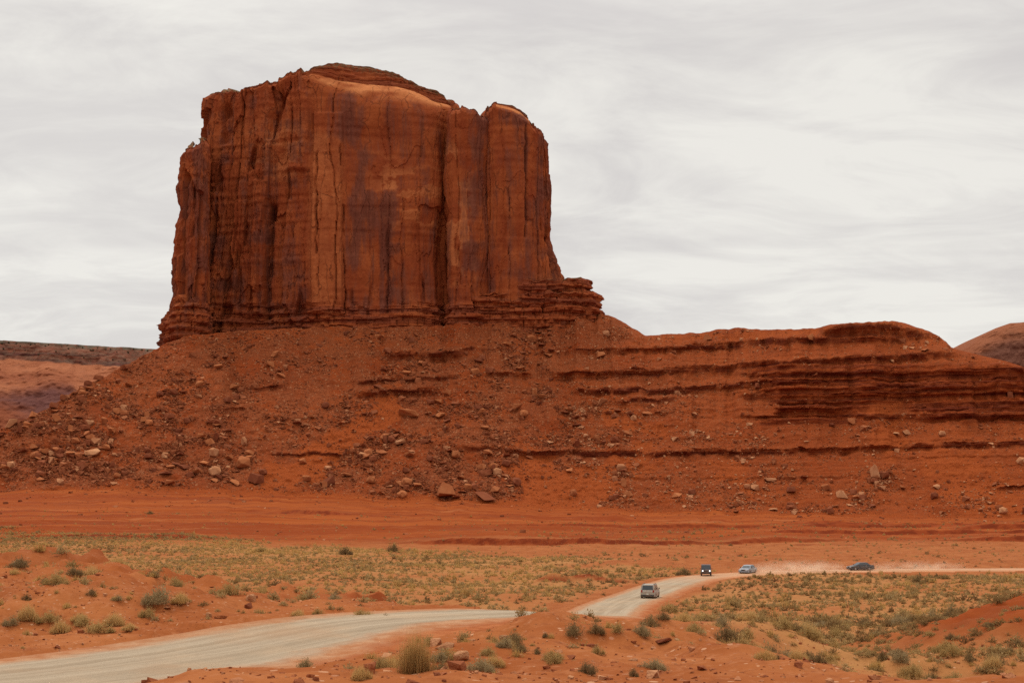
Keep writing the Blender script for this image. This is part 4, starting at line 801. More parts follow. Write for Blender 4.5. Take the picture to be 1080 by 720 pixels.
# pebbles near the road
pu = rng.uniform(-20, 1100, 60000); pY = 8 + 62 * rng.uniform(0, 1, 60000) ** .75; pX = (pu - UC) * pY / F
d_, _ = road_near(pX, pY); pnz = fbm2(pX / 3, pY / 3, 181, 3)
ok = (d_ > 3.9) & (rng.uniform(0, 1, 60000) < .16 * (1 + 1.8 * pnz)); pX, pY = pX[ok], pY[ok]
ps = 0.016 * (rng.uniform(0, 1, len(pX)) + .004) ** (-.45); ps = np.minimum(ps, .14)
o = scatter_mesh('pebbles', TPL, rng.integers(0, 9, len(pX)), np.stack([pX, pY, ground_z(pX, pY) + ps * .2], -1), ps, rng.uniform(0, 6.28, len(pX)), dict(tone=np.clip(rng.beta(2.6, 1.6, len(pX)) + .1, 0, 1)), M_RUB)
tag(o, 'small loose pebbles scattered over the red ground beside the road', 'pebbles', kind='stuff')

# ------------------------------------------------------------------ desert scrub
def mat_scrub(name, cols, attr=False, dark=(.74, .66, .60)):
    m, d = new_mat(name); t = d.attr('blade')
    h = d.attr('hue') if attr else d.n('ShaderNodeObjectInfo').outputs['Random']
    r = d.n('ShaderNodeValToRGB', None, Fac=h); e_ = r.color_ramp.elements
    while len(e_) < len(cols): e_.new(.5)
    for k, c in enumerate(cols): e_[k].position = k / (len(cols) - 1); e_[k].color = (*c, 1)
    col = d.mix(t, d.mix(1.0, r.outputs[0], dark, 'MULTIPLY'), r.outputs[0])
    b = d.n('ShaderNodeBsdfDiffuse', None, Color=col); tl = d.n('ShaderNodeBsdfTranslucent', None, Color=col)
    d.t.links.new(d.n('ShaderNodeMixShader', None, _0=.35, _1=b.outputs[0], _2=tl.outputs[0]).outputs[0], d.n('ShaderNodeOutputMaterial').inputs[0])
    return m
M_FIELD = mat_scrub('scrub_mixed', [(0.235, 0.140, 0.062), (0.35, 0.232, 0.092), (0.42, 0.300, 0.140), (0.56, 0.360, 0.130), (0.63, 0.42, 0.155)], True)
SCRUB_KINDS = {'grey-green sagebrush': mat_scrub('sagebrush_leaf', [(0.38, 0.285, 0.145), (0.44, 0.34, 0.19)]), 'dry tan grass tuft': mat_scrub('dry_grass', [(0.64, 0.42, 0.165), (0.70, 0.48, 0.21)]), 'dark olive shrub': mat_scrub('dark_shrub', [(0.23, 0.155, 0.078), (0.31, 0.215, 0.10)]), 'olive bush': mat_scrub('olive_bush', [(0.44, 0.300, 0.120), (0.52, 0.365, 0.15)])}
def shrub_np(seed, n, kind, leaf):
    """unit shrub about 1 wide and 0.6 high: n leaf or blade triangles through its volume, uneven outline"""
    r = np.random.default_rng(seed)
    if kind == 'grass':
        a = r.uniform(0, 6.283, n); lean = np.abs(r.normal(0, .62, n)); base = r.normal(0, .14, (n, 2)); L = r.uniform(.35, .72, n) * (1 - .25 * lean)
        dirv_ = np.stack([np.cos(a) * np.sin(lean), np.sin(a) * np.sin(lean), np.cos(lean)], -1)
        b = np.concatenate([base, np.zeros((n, 1))], 1); tip = b + dirv_ * L[:, None]; tip[:, 2] -= .25 * lean * L
        sd_ = np.stack([-np.sin(a), np.cos(a), 0 * a], -1) * leaf
        V = np.stack([b - sd_, b + sd_, tip], 1); tone_ = np.stack([0 * a, 0 * a, .5 + .5 * r.uniform(0, 1, n)], 1)
    else:
        ph = r.uniform(0, 6.283, n); cz = r.uniform(0.03, 1, n); rad = r.uniform(.25, 1, n) ** .45
        lump = .78 + .26 * np.sin(ph * 3 + seed) * (1 - cz) + .2 * np.sin(ph * 5 + seed * 2.3 + cz * 4) + .10 * r.normal(size=n)
        sn_ = np.sqrt(1 - cz ** 2)
        c = np.stack([np.cos(ph) * sn_ * .5, np.sin(ph) * sn_ * .5, cz * .62], -1) * (rad * lump)[:, None]
        up = c / (np.linalg.norm(c, axis=1)[:, None] + 1e-6) + r.normal(0, .55, (n, 3)); up[:, 2] += .5; up /= np.linalg.norm(up, axis=1)[:, None]
        sd_ = np.cross(up, r.normal(size=(n, 3))); sd_ /= np.linalg.norm(sd_, axis=1)[:, None] + 1e-6
        lf = leaf * r.uniform(.6, 1.5, n)[:, None]
        V = np.stack([c - sd_ * lf * .42 - up * lf * .5, c + sd_ * lf * .42 - up * lf * .5, c + up * lf], 1); V[..., 2] = np.maximum(V[..., 2], .0)
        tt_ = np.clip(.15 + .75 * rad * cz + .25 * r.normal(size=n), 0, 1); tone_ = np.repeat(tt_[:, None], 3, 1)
        k = n // 4; a = r.uniform(0, 6.283, k); L = r.uniform(.3, .62, k); ln_ = np.abs(r.normal(.3, .5, k)).clip(0, 1.3)
        tip = np.stack([np.cos(a) * np.sin(ln_), np.sin(a) * np.sin(ln_), np.cos(ln_)], -1) * L[:, None]; b = tip * .05; s2 = np.stack([-np.sin(a), np.cos(a), 0 * a], -1) * leaf * .16
        V = np.concatenate([V, np.stack([b - s2, b + s2, tip], 1)]); tone_ = np.concatenate([tone_, np.zeros((k, 3))])
    V = V.reshape(-1, 3); return V, np.arange(len(V)).reshape(-1, 3), tone_.ravel()
SHM = {}
for kn, m in SCRUB_KINDS.items():
    for k in range(3):
        g_ = 'grass' in kn
        r_ = np.random.default_rng(50 + k + len(SHM)); bits = [(0, 0, .82, 700 if g_ else 800, 'grass' if g_ else 'leaf')]
        for q_ in range(3): a_ = r_.uniform(0, 6.28); bits.append((.34 * math.cos(a_), .34 * math.sin(a_), r_.uniform(.35, .62), 330, 'grass' if (g_ or q_ == 2) else 'leaf'))
        vs_, fs_, ts_, of_ = [], [], [], 0
        for bx, by, bs, bn, bk in bits:
            v, f, t = shrub_np(500 + int(r_.integers(9999)), bn, bk, .011 if bk == 'grass' else .036); vs_.append(v * bs + np.array([bx, by, 0])); fs_.append(f + of_); ts_.append(t); of_ += len(v)
        V_, F_, t_ = np.concatenate(vs_), np.concatenate(fs_), np.concatenate(ts_)
        SHM[kn, k] = mesh_np('shrub', V_, F_, m, dict(blade=t_), link=False)
def big_bush():
    Vs, Fs, Ts, off = [], [], [], 0
    for k, (dx, dy, s_, n, kd, lf) in enumerate(((0, 0, 1, 800, 'grass', .005), (-.20, .06, .72, 700, 'leaf', .020), (.18, 0, .82, 650, 'grass', .005), (-.10, -.12, .7, 420, 'grass', .005), (.05, .1, .62, 900, 'leaf', .018), (.30, -.1, .5, 420, 'leaf', .020))):
        v, f, t = shrub_np(900 + k, n, kd, lf); v = v * s_ + np.array([dx, dy, 0]); Vs.append(v); Fs.append(f + off); Ts.append(t); off += len(v)
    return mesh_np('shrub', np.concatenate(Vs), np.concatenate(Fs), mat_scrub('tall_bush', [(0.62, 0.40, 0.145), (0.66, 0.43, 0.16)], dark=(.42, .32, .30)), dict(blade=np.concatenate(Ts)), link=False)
SHM['tall', 0] = big_bush()
def szone(u, Y):
    if Y < 34 and u < 530: return 'on the near bank'
    if Y < 48 and 530 <= u < 780: return 'on the near mound'
    if u < 330 and Y < 50: return 'by the near road'
    if u < 450 and Y < 100: return 'on the low red mounds' if u > 180 else 'on the left red mounds'
    if Y > 395: return 'on the bare red apron'
    if u < 640 and Y < 150: return 'on the near left flat'
    if u < 640: return 'on the far left flat'
    if u < 720 and Y > 100: return 'left of the far road'
    if u > 930 and 55 < Y < 105: return 'around the bare red dune'
    if Y < 80: return 'on the near right flat'
    if Y < 150: return 'in the middle right flat'
    return 'in the far right flat'
def shrub_thing(x, y, z, wdt, hgt, kind, label=None):
    o = bpy.data.objects.new('shrub', SHM[kind, 0 if kind == 'tall' else random.randrange(3)]); COL.objects.link(o)
    o.location = (x, y, z - .02 * hgt); o.scale = (wdt, wdt, hgt / .5); o.rotation_euler = (0, 0, random.uniform(0, 6.28) if kind != 'tall' else 0)
    if label is None:
        u = UC + F * x / y; px = wdt * F / y; w_ = 'large' if px > 19 else 'small' if px < 12.5 else 'mid-sized'
        sd_ = min(7, int((u + 60) / 150)); place = szone(u, y)
        under = ('at the left edge', 'below the butte corner', 'below the butte', 'below the split pillars', 'below the stepped ledge', 'below the ridge saddle', 'below the banded cliff', 'at the right edge')[sd_]
        label = f'{w_} {kind} {place} {under}'.replace('mid-sized', 'medium')
    tag(o, label, 'grass' if 'grass' in kind else 'shrub', 'shrubs and tufts of the desert scrub'); return o
SH = [(437, 709, 44, 42, 'tall', 'tall tan and olive bush at the bottom, on the bank of the near road'), (400, 704, 24, 14, 'olive bush', 'low olive tuft just left of the tall tan bush'), (380, 716, 26, 16, 'dry tan grass tuft', 'dry tuft at the bottom edge left of the tall tan bush'), (465, 698, 24, 15, 'grey-green sagebrush', 'grey-green tuft between the tall tan bush and the rounded pale-topped stone'), (520, 703, 26, 14, 'dry tan grass tuft', 'dry grass right of the rounded pale-topped stone'),
      (168, 636, 42, 22, 'grey-green sagebrush', 'big grey-green sagebrush on the red mound beyond the near road'), (190, 636, 22, 13, 'dry tan grass tuft', 'pale dry grass against the big grey-green sagebrush'), (157, 650, 20, 12, 'olive bush', 'olive bush below the big grey-green sagebrush'), (77, 607, 22, 11, 'dark olive shrub', 'dark shrub alone on the crest of the left red mound'), (97, 629, 16, 9, 'dark olive shrub', 'dark shrub halfway down the left red mound'),
      (30, 655, 24, 19, 'dry tan grass tuft', 'tall straw-coloured tuft at the left edge by the road'), (52, 656, 30, 14, 'olive bush', 'spreading olive bush behind the straw-coloured tufts at the left'), (64, 667, 28, 15, 'dry tan grass tuft', 'straw-coloured tuft nearest the road at the left'), (103, 667, 38, 14, 'olive bush', 'wide olive bush beside the near road at the left'), (121, 659, 26, 15, 'dry tan grass tuft', 'straw-coloured tuft behind the wide olive bush'), (85, 655, 22, 10, 'dry tan grass tuft', 'low dry tuft between the olive bushes at the left'), (137, 664, 20, 9, 'dry tan grass tuft', 'low dry tuft right of the wide olive bush'),
      (28, 633, 12, 9, 'dark olive shrub', 'little dark shrub near the left edge, above the straw-coloured tufts'), (47, 615, 14, 7, 'dark olive shrub', 'little dark shrub left of the crest shrub on the red mound'), (125, 635, 18, 8, 'grey-green sagebrush', 'grey tuft left of the big grey-green sagebrush'), (20, 597, 22, 8, 'grey-green sagebrush', 'grey sagebrush at the left edge behind the mound crest'),
      (380, 650, 26, 12, 'olive bush', 'olive bush at the far road edge in front of the cut bank'), (335, 646, 14, 9, 'olive bush', 'small olive bush at the far road edge, left of the cut bank'), (315, 648, 18, 9, 'dry tan grass tuft', 'dry tuft at the far road edge'), (407, 651, 12, 7, 'dark olive shrub', 'tiny dark shrub at the far road edge right of the olive bush'),
      (605, 671, 30, 17, 'dark olive shrub', 'dark bush on the mound crest in front of the far road'), (628, 668, 22, 15, 'dark olive shrub', 'second dark bush on the mound crest in front of the far road'), (652, 670, 18, 13, 'olive bush', 'olive bush at the right end of the bushes on the mound crest'), (677, 672, 24, 16, 'grey-green sagebrush', 'grey-green bush where the mound crest drops to the right'), (700, 655, 20, 11, 'dark olive shrub', 'dark bush at the right shoulder of the far road'), (705, 645, 22, 12, 'olive bush', 'olive bush on the flat right of the far road'),
      (545, 684, 20, 20, 'dark olive shrub', 'dark upright shrub at the left end of the near mound'), (566, 690, 12, 9, 'dark olive shrub', 'small dark shrub low on the near mound'), (585, 701, 22, 14, 'olive bush', 'olive bush low on the near mound'), (618, 711, 26, 15, 'dark olive shrub', 'dark olive bush on the lower face of the near mound'), (690, 706, 34, 13, 'grey-green sagebrush', 'wide grey-green bush at the right foot of the near mound'), (575, 673, 9, 6, 'dark olive shrub', 'tiny dark shrub near the top of the near mound'), (668, 714, 14, 12, 'dark olive shrub', 'dark shrub at the bottom edge below the wide grey-green bush'), (630, 690, 18, 12, 'olive bush', 'olive bush in the middle of the near mound'),
      (364, 585, 20, 11, 'dark olive shrub', 'dark rounded shrub at the far edge of the left scrub flat'), (416, 582, 18, 12, 'dark olive shrub', 'dark rounded shrub standing tallest at the far edge of the left scrub flat'), (722, 606, 22, 10, 'dark olive shrub', 'dark brown shrub beside the far road, left of the oncoming off-roader'), (968, 616, 18, 12, 'dark olive shrub', 'dark shrub in front of the far road, right of the dark car'), (275, 582, 16, 7, 'olive bush', 'olive bush at the far edge of the left scrub flat'),
      (158, 542, 8, 5, 'dark olive shrub', 'tiny dark shrub alone on the bare red apron at the left'), (950, 700, 30, 16, 'grey-green sagebrush', 'grey-green bush in front of the bare red dune'), (1005, 693, 30, 18, 'olive bush', 'light olive bush at the foot of the bare red dune'), (1022, 697, 20, 12, 'dark olive shrub', 'dark bush touching the light olive bush at the dune foot'), (930, 697, 18, 15, 'dark olive shrub', 'dark bush left of the bare red dune'), (1003, 675, 16, 9, 'dark olive shrub', 'dark shrub on the face of the bare red dune'), (981, 671, 14, 7, 'olive bush', 'small olive shrub on the left face of the bare red dune'), (1065, 689, 16, 9, 'dark olive shrub', 'dark shrub at the right edge on the bare red dune'), (1045, 661, 24, 7, 'dark olive shrub', 'low dark shrub near the top of the bare red dune')]
for u, v, wpx, hpx, kd, lb in SH:
    p = ray_ground(u, v); shrub_thing(p[0], p[1], float(ground_z(p[:1], p[1:2])[0]), wpx * p[1] / F, hpx * p[1] / F, kd, lb)
# the scrub field: the largest as single things, the rest one field
def cand(n, y1, y2, pw):
    y = y1 + (y2 - y1) * rng.uniform(0, 1, n) ** pw; x = rng.uniform(-.40, .40, n) * (y + 8); return x, y
NC = 210000
y = np.sqrt(rng.uniform(18 ** 2, 640 ** 2, NC)); x = rng.uniform(-.385, .385, NC) * (y + 6)
x2, y2 = (lambda yy_: (rng.uniform(-.385, .385, len(yy_)) * (yy_ + 6), yy_))(np.sqrt(rng.uniform(22 ** 2, 150 ** 2, 60000)))
extra = np.concatenate([np.zeros(NC, bool), np.ones(60000, bool)]); x = np.concatenate([x, x2]); y = np.concatenate([y, y2]); NC = len(x)
dn, nz = scrub_density(x, y); d_, _ = road_near(x, y)
u_ = UC + F * x / y
sparse = .05 * (y < 110) + .020 * (x > 5) + .012 + .40 * bump2(x, y, -15.5, 48.5, 6, 3.5) + .09 * bump2(x, y, -14, 62, 13, 13) + .30 * bump2(x, y, -1.2, 23.5, 2.6, 4) + .20 * bump2(x, y, -2, 52, 5, 3) + .42 * bump2(x, y, 3.0, 34.5, 4.5, 4.5, 3)
dn = np.maximum(dn * .62, sparse); dn *= (d_ > 4.9 + .4 * rng.uniform(0, 1, NC))
kp = rng.uniform(0, 1, NC) < dn * np.where(extra, .30 * sstep(150, 110, y), 1)
x, y, nz = x[kp], y[kp], nz[kp]
wd_ = np.clip(rng.lognormal(-.30, .42, len(x)), .25, 2.2) * (0.40 + .16 * (x > 4) * (y < 58) + .20 * sstep(46, 56, y) + .35 * sstep(50, 130, y)); hue_n = fbm2(x / 30, y / 20, 193, 3)
hue = np.clip(rng.beta(1.3, 1.3, len(x)) * .85 + .30 * hue_n + .20 * (x < 8) * (y > 110) + .16 * (y < 60), 0, 1)
hg_ = wd_ * rng.uniform(.34, .62, len(x)) * np.where(hue > .65, 1.1, 1)
zz_ = ground_z(x, y)
order = np.argsort(-(wd_ / y)); NI = 300 - len(SH)
for n_ in order[:NI]:
    kd = 'dry tan grass tuft' if hue[n_] > .72 else 'olive bush' if hue[n_] > .45 else 'grey-green sagebrush' if hue[n_] > .22 else 'dark olive shrub'
    shrub_thing(float(x[n_]), float(y[n_]), float(zz_[n_]), float(wd_[n_]), float(hg_[n_]), kd)
rest = order[NI:]; x, y, hue, wd_, hg_, zz_ = x[rest], y[rest], hue[rest], wd_[rest], hg_[rest], zz_[rest]
print('scrub clumps', len(x), 'rubble', len(rp))
TN = [shrub_np(700 + k, 110, 'grass' if k % 2 else 'leaf', .022 if k % 2 else .085) for k in range(8)]
TF = [shrub_np(720 + k, 26, 'grass' if k % 2 else 'leaf', .06 if k % 2 else .16) for k in range(8)]
nearm = y < 110
pk = rng.integers(0, 4, len(x)) * 2 + (hue > .62)
pick = np.where(nearm, pk, pk + 8)
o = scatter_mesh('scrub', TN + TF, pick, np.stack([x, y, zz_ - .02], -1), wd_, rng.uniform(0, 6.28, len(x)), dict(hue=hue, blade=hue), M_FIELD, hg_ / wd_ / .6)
tag(o, 'low sagebrush and dry bunch grass covering the desert flats', 'scrub', kind='stuff')
# ------------------------------------------------------------------ vehicles
def mat_plain(name, col, rough=.5, metallic=0.0, spec=.4, dusty=.0, emit=None):
    m, d = new_mat(name); p = d.n('ShaderNodeTexCoord').outputs['Object']
    c = d.mix(d.math('MULTIPLY', d.ramp(d.noise(p, 2.2, 5, .65), .35, .7), .25 + dusty), col, (0.34, 0.19, 0.11)) if dusty else d.mix(d.math('MULTIPLY', d.noise(p, 6.0, 3), .2), col, tuple(x * .7 for x in col))
    b = finish(d, c, rough, metallic=metallic, spec=spec)
    if emit: b.inputs['Emission Color'].default_value = (*emit, 1); b.inputs['Emission Strength'].default_value = 1.6
    return m
M_GLASS, M_TYRE, M_RIM, M_TRIM = mat_plain('car_glass', (.035, .042, .05), .12, spec=.6), mat_plain('tyre_rubber', (.022, .020, .019), .85, dusty=.25), mat_plain('wheel_rim', (.33, .33, .33), .4, .7, dusty=.1), mat_plain('black_trim', (.025, .025, .026), .7, dusty=.1)
M_LAMP, M_LAMP_ON, M_TAIL, M_PLATE = mat_plain('lamp_glass', (.62, .62, .62), .15), mat_plain('lit_headlight', (.9, .9, .88), .15, emit=(1, .98, .92)), mat_plain('tail_lamp', (.30, .015, .012), .25), mat_plain('number_plate', (.62, .60, .52), .6)
def bm_obj(name, bm, m, parent, bev=0.0):
    if bev: bmesh.ops.bevel(bm, geom=bm.edges[:], offset=bev, segments=2, affect='EDGES', profile=.7, clamp_overlap=True)
    bmesh.ops.recalc_face_normals(bm, faces=bm.faces[:])
    me = bpy.data.meshes.new(name); bm.to_mesh(me); bm.free(); me.materials.append(m)
    for p in me.polygons: p.use_smooth = False
    o = bpy.data.objects.new(name, me); COL.objects.link(o); o.parent = parent; return o
def prism(bm, prof, y0, y1, taper=None):
    """side profile (x, z) extruded from y0 to y1"""
    a = [bm.verts.new((x, y0, z)) for x, z in prof]; b = [bm.verts.new((x, y1, z)) for x, z in prof]
    bm.faces.new(a); bm.faces.new(b[::-1]); n = len(prof)
    for i in range(n): bm.faces.new((a[i], b[i], b[(i + 1) % n], a[(i + 1) % n]))
def boxm(bm, x0, x1, y0, y1, z0, z1): prism(bm, [(x0, z0), (x1, z0), (x1, z1), (x0, z1)], y0, y1)
def quadslab(bm, q, th):
    q = [Vector(p) for p in q]; n = (q[1] - q[0]).cross(q[2] - q[0]).normalized() * th
    a = [bm.verts.new(p) for p in q]; b = [bm.verts.new(p + n) for p in q]
    bm.faces.new(a[::-1]); bm.faces.new(b)
    for i in range(4): bm.faces.new((a[i], a[(i + 1) % 4], b[(i + 1) % 4], b[i]))
def wheel(root, x, y, r, wd):
    s = 1 if y > 0 else -1
    bm = bmesh.new(); N_ = 28
    prof = [(r * .62, -.5), (r * .9, -.5), (r, -.36), (r, .36), (r * .9, .5), (r * .62, .5)]
    rings = [[bm.verts.new((x + math.cos(6.28318 * i / N_) * pr, y + k * wd, r + math.sin(6.28318 * i / N_) * pr)) for i in range(N_)] for pr, k in prof]
    for a, b in zip(rings, rings[1:] + rings[:1]):
        for i in range(N_): bm.faces.new((a[i], a[(i + 1) % N_], b[(i + 1) % N_], b[i]))
    wh = bm_obj('wheel', bm, M_TYRE, root)
    bm = bmesh.new(); yf = y + s * wd * .36
    c = bm.verts.new((x, yf + s * .02, r)); R1 = [bm.verts.new((x + math.cos(6.28318 * i / 20) * r * .63, yf, r + math.sin(6.28318 * i / 20) * r * .63)) for i in range(20)]
    R0 = [bm.verts.new((v.co.x, yf - s * .12, v.co.z)) for v in R1]
    for i in range(20):
        bm.faces.new((c, R1[i], R1[(i + 1) % 20])); bm.faces.new((R1[i], R0[i], R0[(i + 1) % 20], R1[(i + 1) % 20]))
    bm_obj('rim', bm, M_RIM, wh)
def arch(cx, r, n=9): return [(cx + r * math.cos(math.pi * (1 - i / (n - 1))) * -1, r * 1.0 * math.sin(math.pi * i / (n - 1))) for i in range(n)]
def vehicle(name, label, cat, spec, paint, lit=False):
    """spec: L, W, ground clearance, hood/deck outline, cabin corner x at belt and roof, wheel radius. x points forward."""
    root = bpy.data.objects.new(name, None); COL.objects.link(root); tag(root, label, cat)
    L, W, gc, belt, roof = spec['L'], spec['W'], spec['gc'], spec['belt'], spec['roof']; r = spec['r']; wf, wr = spec['wf'], spec['wr']
    zc = r * .95
    low = [(-L / 2, gc + .12), (-L / 2 + .08, gc)]
    for cx in (wr, wf):
        rr = r * 1.18; low += [(cx - rr, gc)] + [(cx - rr * math.cos(math.pi * i / 10), max(gc, zc + rr * math.sin(math.pi * i / 10) - .02)) for i in range(1, 10)] + [(cx + rr, gc)]
    low += [(L / 2 - .08, gc), (L / 2, gc + .14)]
    bm = bmesh.new(); prism(bm, low + spec['top'], -W / 2, W / 2)
    for v in bm.verts:
        if v.co.z > belt - .25: v.co.y *= 1 - .05 * (v.co.z - belt + .25) / .25
        if abs(v.co.x) > L / 2 - .35: v.co.y *= .94
    body = bm_obj('body', bm, paint, root, .03)
    b0, b1, r0, r1 = spec['cab']; wb, wt = W / 2 * .93, W / 2 * spec.get('tum', .78)
    bm = bmesh.new(); V8 = [bm.verts.new(p) for p in ((b0, -wb, belt - .04), (b1, -wb, belt - .04), (b1, wb, belt - .04), (b0, wb, belt - .04), (r0, -wt, roof), (r1, -wt, roof), (r1, wt, roof), (r0, wt, roof))]
    for f in ((3, 2, 1, 0), (4, 5, 6, 7), (0, 1, 5, 4), (1, 2, 6, 5), (2, 3, 7, 6), (3, 0, 4, 7)): bm.faces.new([V8[i] for i in f])
    bm_obj('cabin', bm, spec.get('roofm', paint), root, .05)
    def lerp(a, b, t): return tuple(p + (q_ - p) * t for p, q_ in zip(a, b))
    A = {k: V for k, V in zip('abcdefgh', ((b0, -wb, belt), (b1, -wb, belt), (b1, wb, belt), (b0, wb, belt), (r0, -wt, roof), (r1, -wt, roof), (r1, wt, roof), (r0, wt, roof)))}
    def pane(nm, p0, p1, p2, p3, mx=.08, my0=.10, my1=.14):
        lo0, hi0 = lerp(p0, p3, my0), lerp(p0, p3, 1 - my1); lo1, hi1 = lerp(p1, p2, my0), lerp(p1, p2, 1 - my1)
        bm_ = bmesh.new(); quadslab(bm_, (lerp(lo0, lo1, mx), lerp(lo0, lo1, 1 - mx), lerp(hi0, hi1, 1 - mx), lerp(hi0, hi1, mx)), .012); return bm_obj(nm, bm_, M_GLASS, root)
    pane('windscreen', A['b'], A['c'], A['g'], A['f'], .06); pane('rear_window', A['d'], A['a'], A['e'], A['h'], .10)
    for (p, q_, r_, s_) in ((A['a'], A['b'], A['f'], A['e']), (A['c'], A['d'], A['h'], A['g'])):
        n_ = spec.get('nwin', 2)
        for k in range(n_):
            t0, t1 = k / n_, (k + 1) / n_; pane('side_window', lerp(p, q_, t0), lerp(p, q_, t1), lerp(s_, r_, t1), lerp(s_, r_, t0), .07)
    for x in (wr, wf):
        for s in (-1, 1): wheel(root, x, s * (W / 2 - .11), r, .22)
    zl = spec['zl']
    for s in (-1, 1):
        bm = bmesh.new()
        if spec.get('round_lamp'):
            f_ = bmesh.ops.create_cone(bm, cap_ends=True, segments=16, radius1=.12, radius2=.12, depth=.05); bmesh.ops.rotate(bm, verts=bm.verts[:], matrix=__import__('mathutils').Matrix.Rotation(math.pi / 2, 3, 'Y')); bmesh.ops.translate(bm, verts=bm.verts[:], vec=(L / 2 + .01, s * W * .33, zl))
        else: boxm(bm, L / 2 - .06, L / 2 + .012, s * W * .33 - .17, s * W * .33 + .17, zl - .07, zl + .07)
        bm_obj('headlight', bm, M_LAMP_ON if lit else M_LAMP, root)
        bm = bmesh.new(); boxm(bm, -L / 2 - .012, -L / 2 + .05, s * W * .39 - .09, s * W * .39 + .09, zl + .02, zl + spec.get('tl', .2)); bm_obj('tail_light', bm, M_TAIL, root)
        bm = bmesh.new(); boxm(bm, b1 - .32, b1 - .20, s * (W / 2 + .02), s * (W / 2 + .17), belt + .02, belt + .17); bm_obj('wing_mirror', bm, M_TRIM, root, .02)
    for xx, nm in ((L / 2 - .05, 'front_bumper'), (-L / 2 - .06, 'rear_bumper')):
        bm = bmesh.new(); boxm(bm, xx, xx + .11, -W * .46, W * .46, gc + .05, gc + .27); bm_obj(nm, bm, spec.get('bump', M_TRIM), root, .03)
    bm = bmesh.new(); boxm(bm, L / 2 - .02, L / 2 + .008, -W * .19, W * .19, zl - .13, zl + .08)
    bm_obj('grille', bm, M_TRIM, root)
    bm = bmesh.new(); boxm(bm, -L / 2 - .075, -L / 2 - .055, -.15, .15, gc + .30, gc + .46); bm_obj('number_plate', bm, M_PLATE, root)
    if spec.get('spare'):
        bm = bmesh.new(); bmesh.ops.create_cone(bm, cap_ends=True, segments=24, radius1=.37, radius2=.37, depth=.2); bmesh.ops.rotate(bm, verts=bm.verts[:], matrix=__import__('mathutils').Matrix.Rotation(math.pi / 2, 3, 'Y')); bmesh.ops.translate(bm, verts=bm.verts[:], vec=(-L / 2 - .15, 0, 1.0)); bm_obj('spare_wheel', bm, M_TYRE, root, .03)
    if spec.get('rails'):
        for s in (-1, 1):
            bm = bmesh.new(); boxm(bm, r0 + .2, r1 - .2, s * wt * .9 - .02, s * wt * .9 + .02, roof + .03, roof + .08); bm_obj('roof_rail', bm, M_TRIM, root)
    bm = bmesh.new(); boxm(bm, -L / 2 + .25, L / 2 - .25, -W / 2 + .25, W / 2 - .25, gc - .06, gc + .3); bm_obj('underbody', bm, M_TRIM, root)
    return root
SUV = dict(L=4.7, W=1.92, gc=.26, belt=1.08, roof=1.80, r=.38, wf=1.42, wr=-1.40, top=[(2.35, .80), (2.25, .98), (1.15, 1.10), (-2.30, 1.10), (-2.35, .9)], cab=(-2.27, 1.10, -2.12, .45), zl=.82, tl=.32, nwin=3, rails=True, tum=.82)
JEEP = dict(L=4.1, W=1.80, gc=.42, belt=1.12, roof=1.84, r=.41, wf=1.28, wr=-1.22, top=[(2.05, .70), (2.03, 1.06), (.75, 1.14), (-1.95, 1.14), (-2.05, 1.05)], cab=(-1.93, .68, -1.88, .42), zl=.92, nwin=2, round_lamp=True, spare=True, tum=.86)
SEDAN = dict(L=4.75, W=1.84, gc=.20, belt=.93, roof=1.44, r=.33, wf=1.42, wr=-1.36, top=[(2.375, .58), (2.28, .72), (1.05, .95), (-1.55, .97), (-2.30, .95), (-2.375, .75)], cab=(-1.75, 1.12, -1.05, .30), zl=.64, tl=.2, nwin=2, tum=.70, bump=None)
P_SILVER = mat_plain('dusty_silver_paint', (.37, .34, .29), .4, .35, dusty=.2); P_DARK = mat_plain('dark_blue_paint', (.025, .030, .042), .35, dusty=.08); P_GREY = mat_plain('blue_grey_paint', (.24, .28, .33), .35, .3, dusty=.12); P_CHAR = mat_plain('charcoal_paint', (.055, .060, .065), .35, .3, dusty=.1)
def place(root, u, lane, fwd, turn=0.0):
    """on the road where the photograph shows it; lane is metres right of the centre line"""
    uu = UC + F * (RP[:, 0] + RN[:, 0] * lane) / (RP[:, 1] + RN[:, 1] * lane)
    j = [i for i in range(len(RP)) if RP[i, 1] > 140 and uu[i] <= u][-1]
    p = RP[j] + RN[j] * lane; t = RT[j] * fwd
    root.location = (p[0], p[1], RZ[j] + .035 + .00025 * RP[j, 1]); root.rotation_euler = (0, 0, math.atan2(t[1], t[0]) + turn); return root
SEDAN_A = dict(SEDAN, bump=P_GREY); SEDAN_B = dict(SEDAN, bump=P_CHAR)
place(vehicle('sport_utility_vehicle', 'dusty silver-grey boxy SUV on the gravel road, the nearest vehicle', 'car', SUV, P_SILVER), 686, 1.5, 1)
place(vehicle('off_road_vehicle', 'dark upright off-roader facing the camera with lit headlights', 'car', JEEP, P_DARK, True), 745, -1.7, -1, radians(28))
place(vehicle('sedan_car', 'blue-grey car between the off-roader and the dark car at the far bend', 'car', SEDAN_A, P_GREY), 790, -1.6, -1, radians(24))
place(vehicle('sedan_car', 'dark charcoal car seen from the side, farthest right on the road', 'car', SEDAN_B, P_CHAR), 910, -1.4, -1)

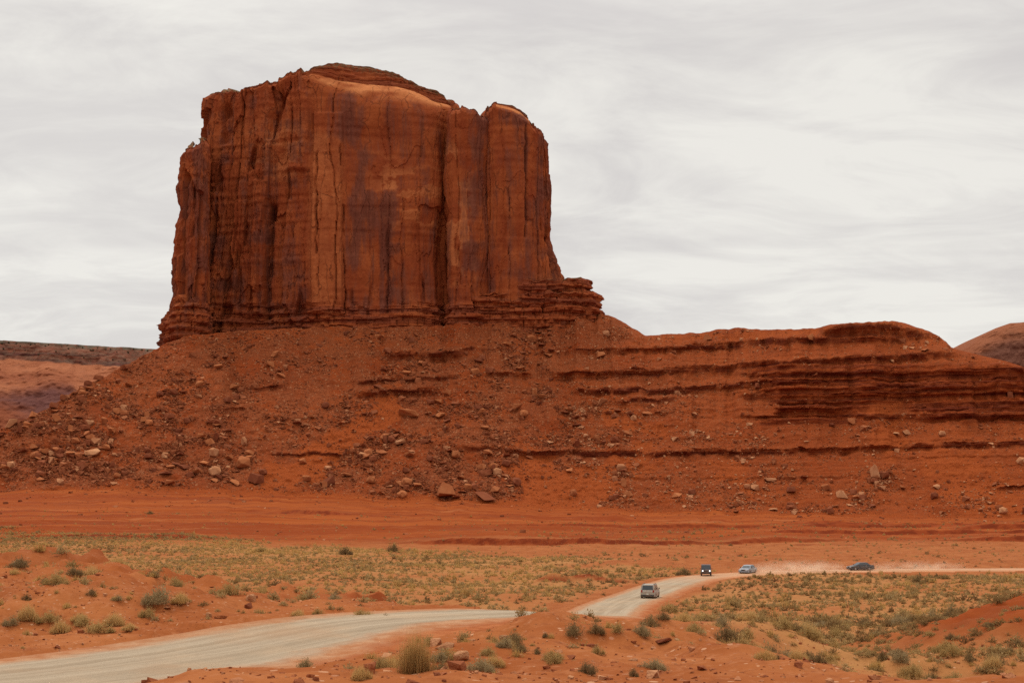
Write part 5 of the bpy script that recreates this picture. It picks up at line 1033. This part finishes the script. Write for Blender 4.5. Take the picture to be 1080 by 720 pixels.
# junipers on the rim of the far mesa, a few pixels each
M_JUN = mat_scrub('juniper_foliage', [(0.085, 0.085, 0.050), (0.13, 0.115, 0.065)])
JUN = []
for k in range(3):
    V_, F_, t_ = shrub_np(990 + k, 160, 'leaf', .16); JUN.append(mesh_np('juniper_tree', V_, F_, M_JUN, dict(blade=t_), link=False))
for k in range(34):
    u = -6 + 175 * (k + random.uniform(0, .9)) / 34; i = int(np.argmin(np.abs(mesa_us - u))); r_ = MESA[i, MESA.shape[1] - 4 - random.choice((4, 5, 6, 9, 14, 20))]
    o = bpy.data.objects.new('juniper_tree', JUN[k % 3]); COL.objects.link(o); o.location = r_; s_ = random.uniform(2.2, 5.0); o.scale = (s_ * 1.2, s_ * 1.2, s_ * 1.4); o.rotation_euler = (0, 0, random.uniform(0, 6))
    tag(o, 'tiny dark juniper on the rim of the distant mesa', 'tree', 'junipers along the rim of the distant mesa')
# dust hanging over the far road behind the vehicles
def dust_cloud(u, ln, wd, h, dens):
    uu = UC + F * RP[:, 0] / RP[:, 1]; j = [i for i in range(len(RP)) if RP[i, 1] > 140 and uu[i] <= u][-1]
    bm = bmesh.new(); bmesh.ops.create_icosphere(bm, subdivisions=3, radius=1.0)
    m, d = new_mat('road_dust'); tc = d.n('ShaderNodeTexCoord').outputs['Object']
    r = d.n('ShaderNodeVectorMath', dict(operation='LENGTH'), _0=tc).outputs['Value']
    n = d.noise(d.scale(tc, (5.0, 2.0, 1.5)), 1.0, 4, .6)
    den_ = d.math('MULTIPLY', d.math('MULTIPLY', d.ramp(r, 1.0, .1), d.ramp(n, .35, .7)), dens)
    v = d.n('ShaderNodeVolumePrincipled', None, Color=(.93, .74, .56, 1), Density=den_, Anisotropy=.1)
    d.t.links.new(v.outputs[0], d.n('ShaderNodeOutputMaterial').inputs[1])
    me = bpy.data.meshes.new('dust'); bm.to_mesh(me); bm.free(); me.materials.append(m)
    o = bpy.data.objects.new('dust', me); COL.objects.link(o); o.location = (RP[j, 0], RP[j, 1] + 1, RZ[j] + .1); o.scale = (ln, wd, h); o.rotation_euler = (0, 0, math.atan2(RT[j, 1], RT[j, 0]))
    tag(o, 'pale dust hanging low over the far stretch of the road', 'dust', kind='stuff')
dust_cloud(842, 15, 4, 2.6, .5); dust_cloud(965, 14, 4, 2.2, .3)
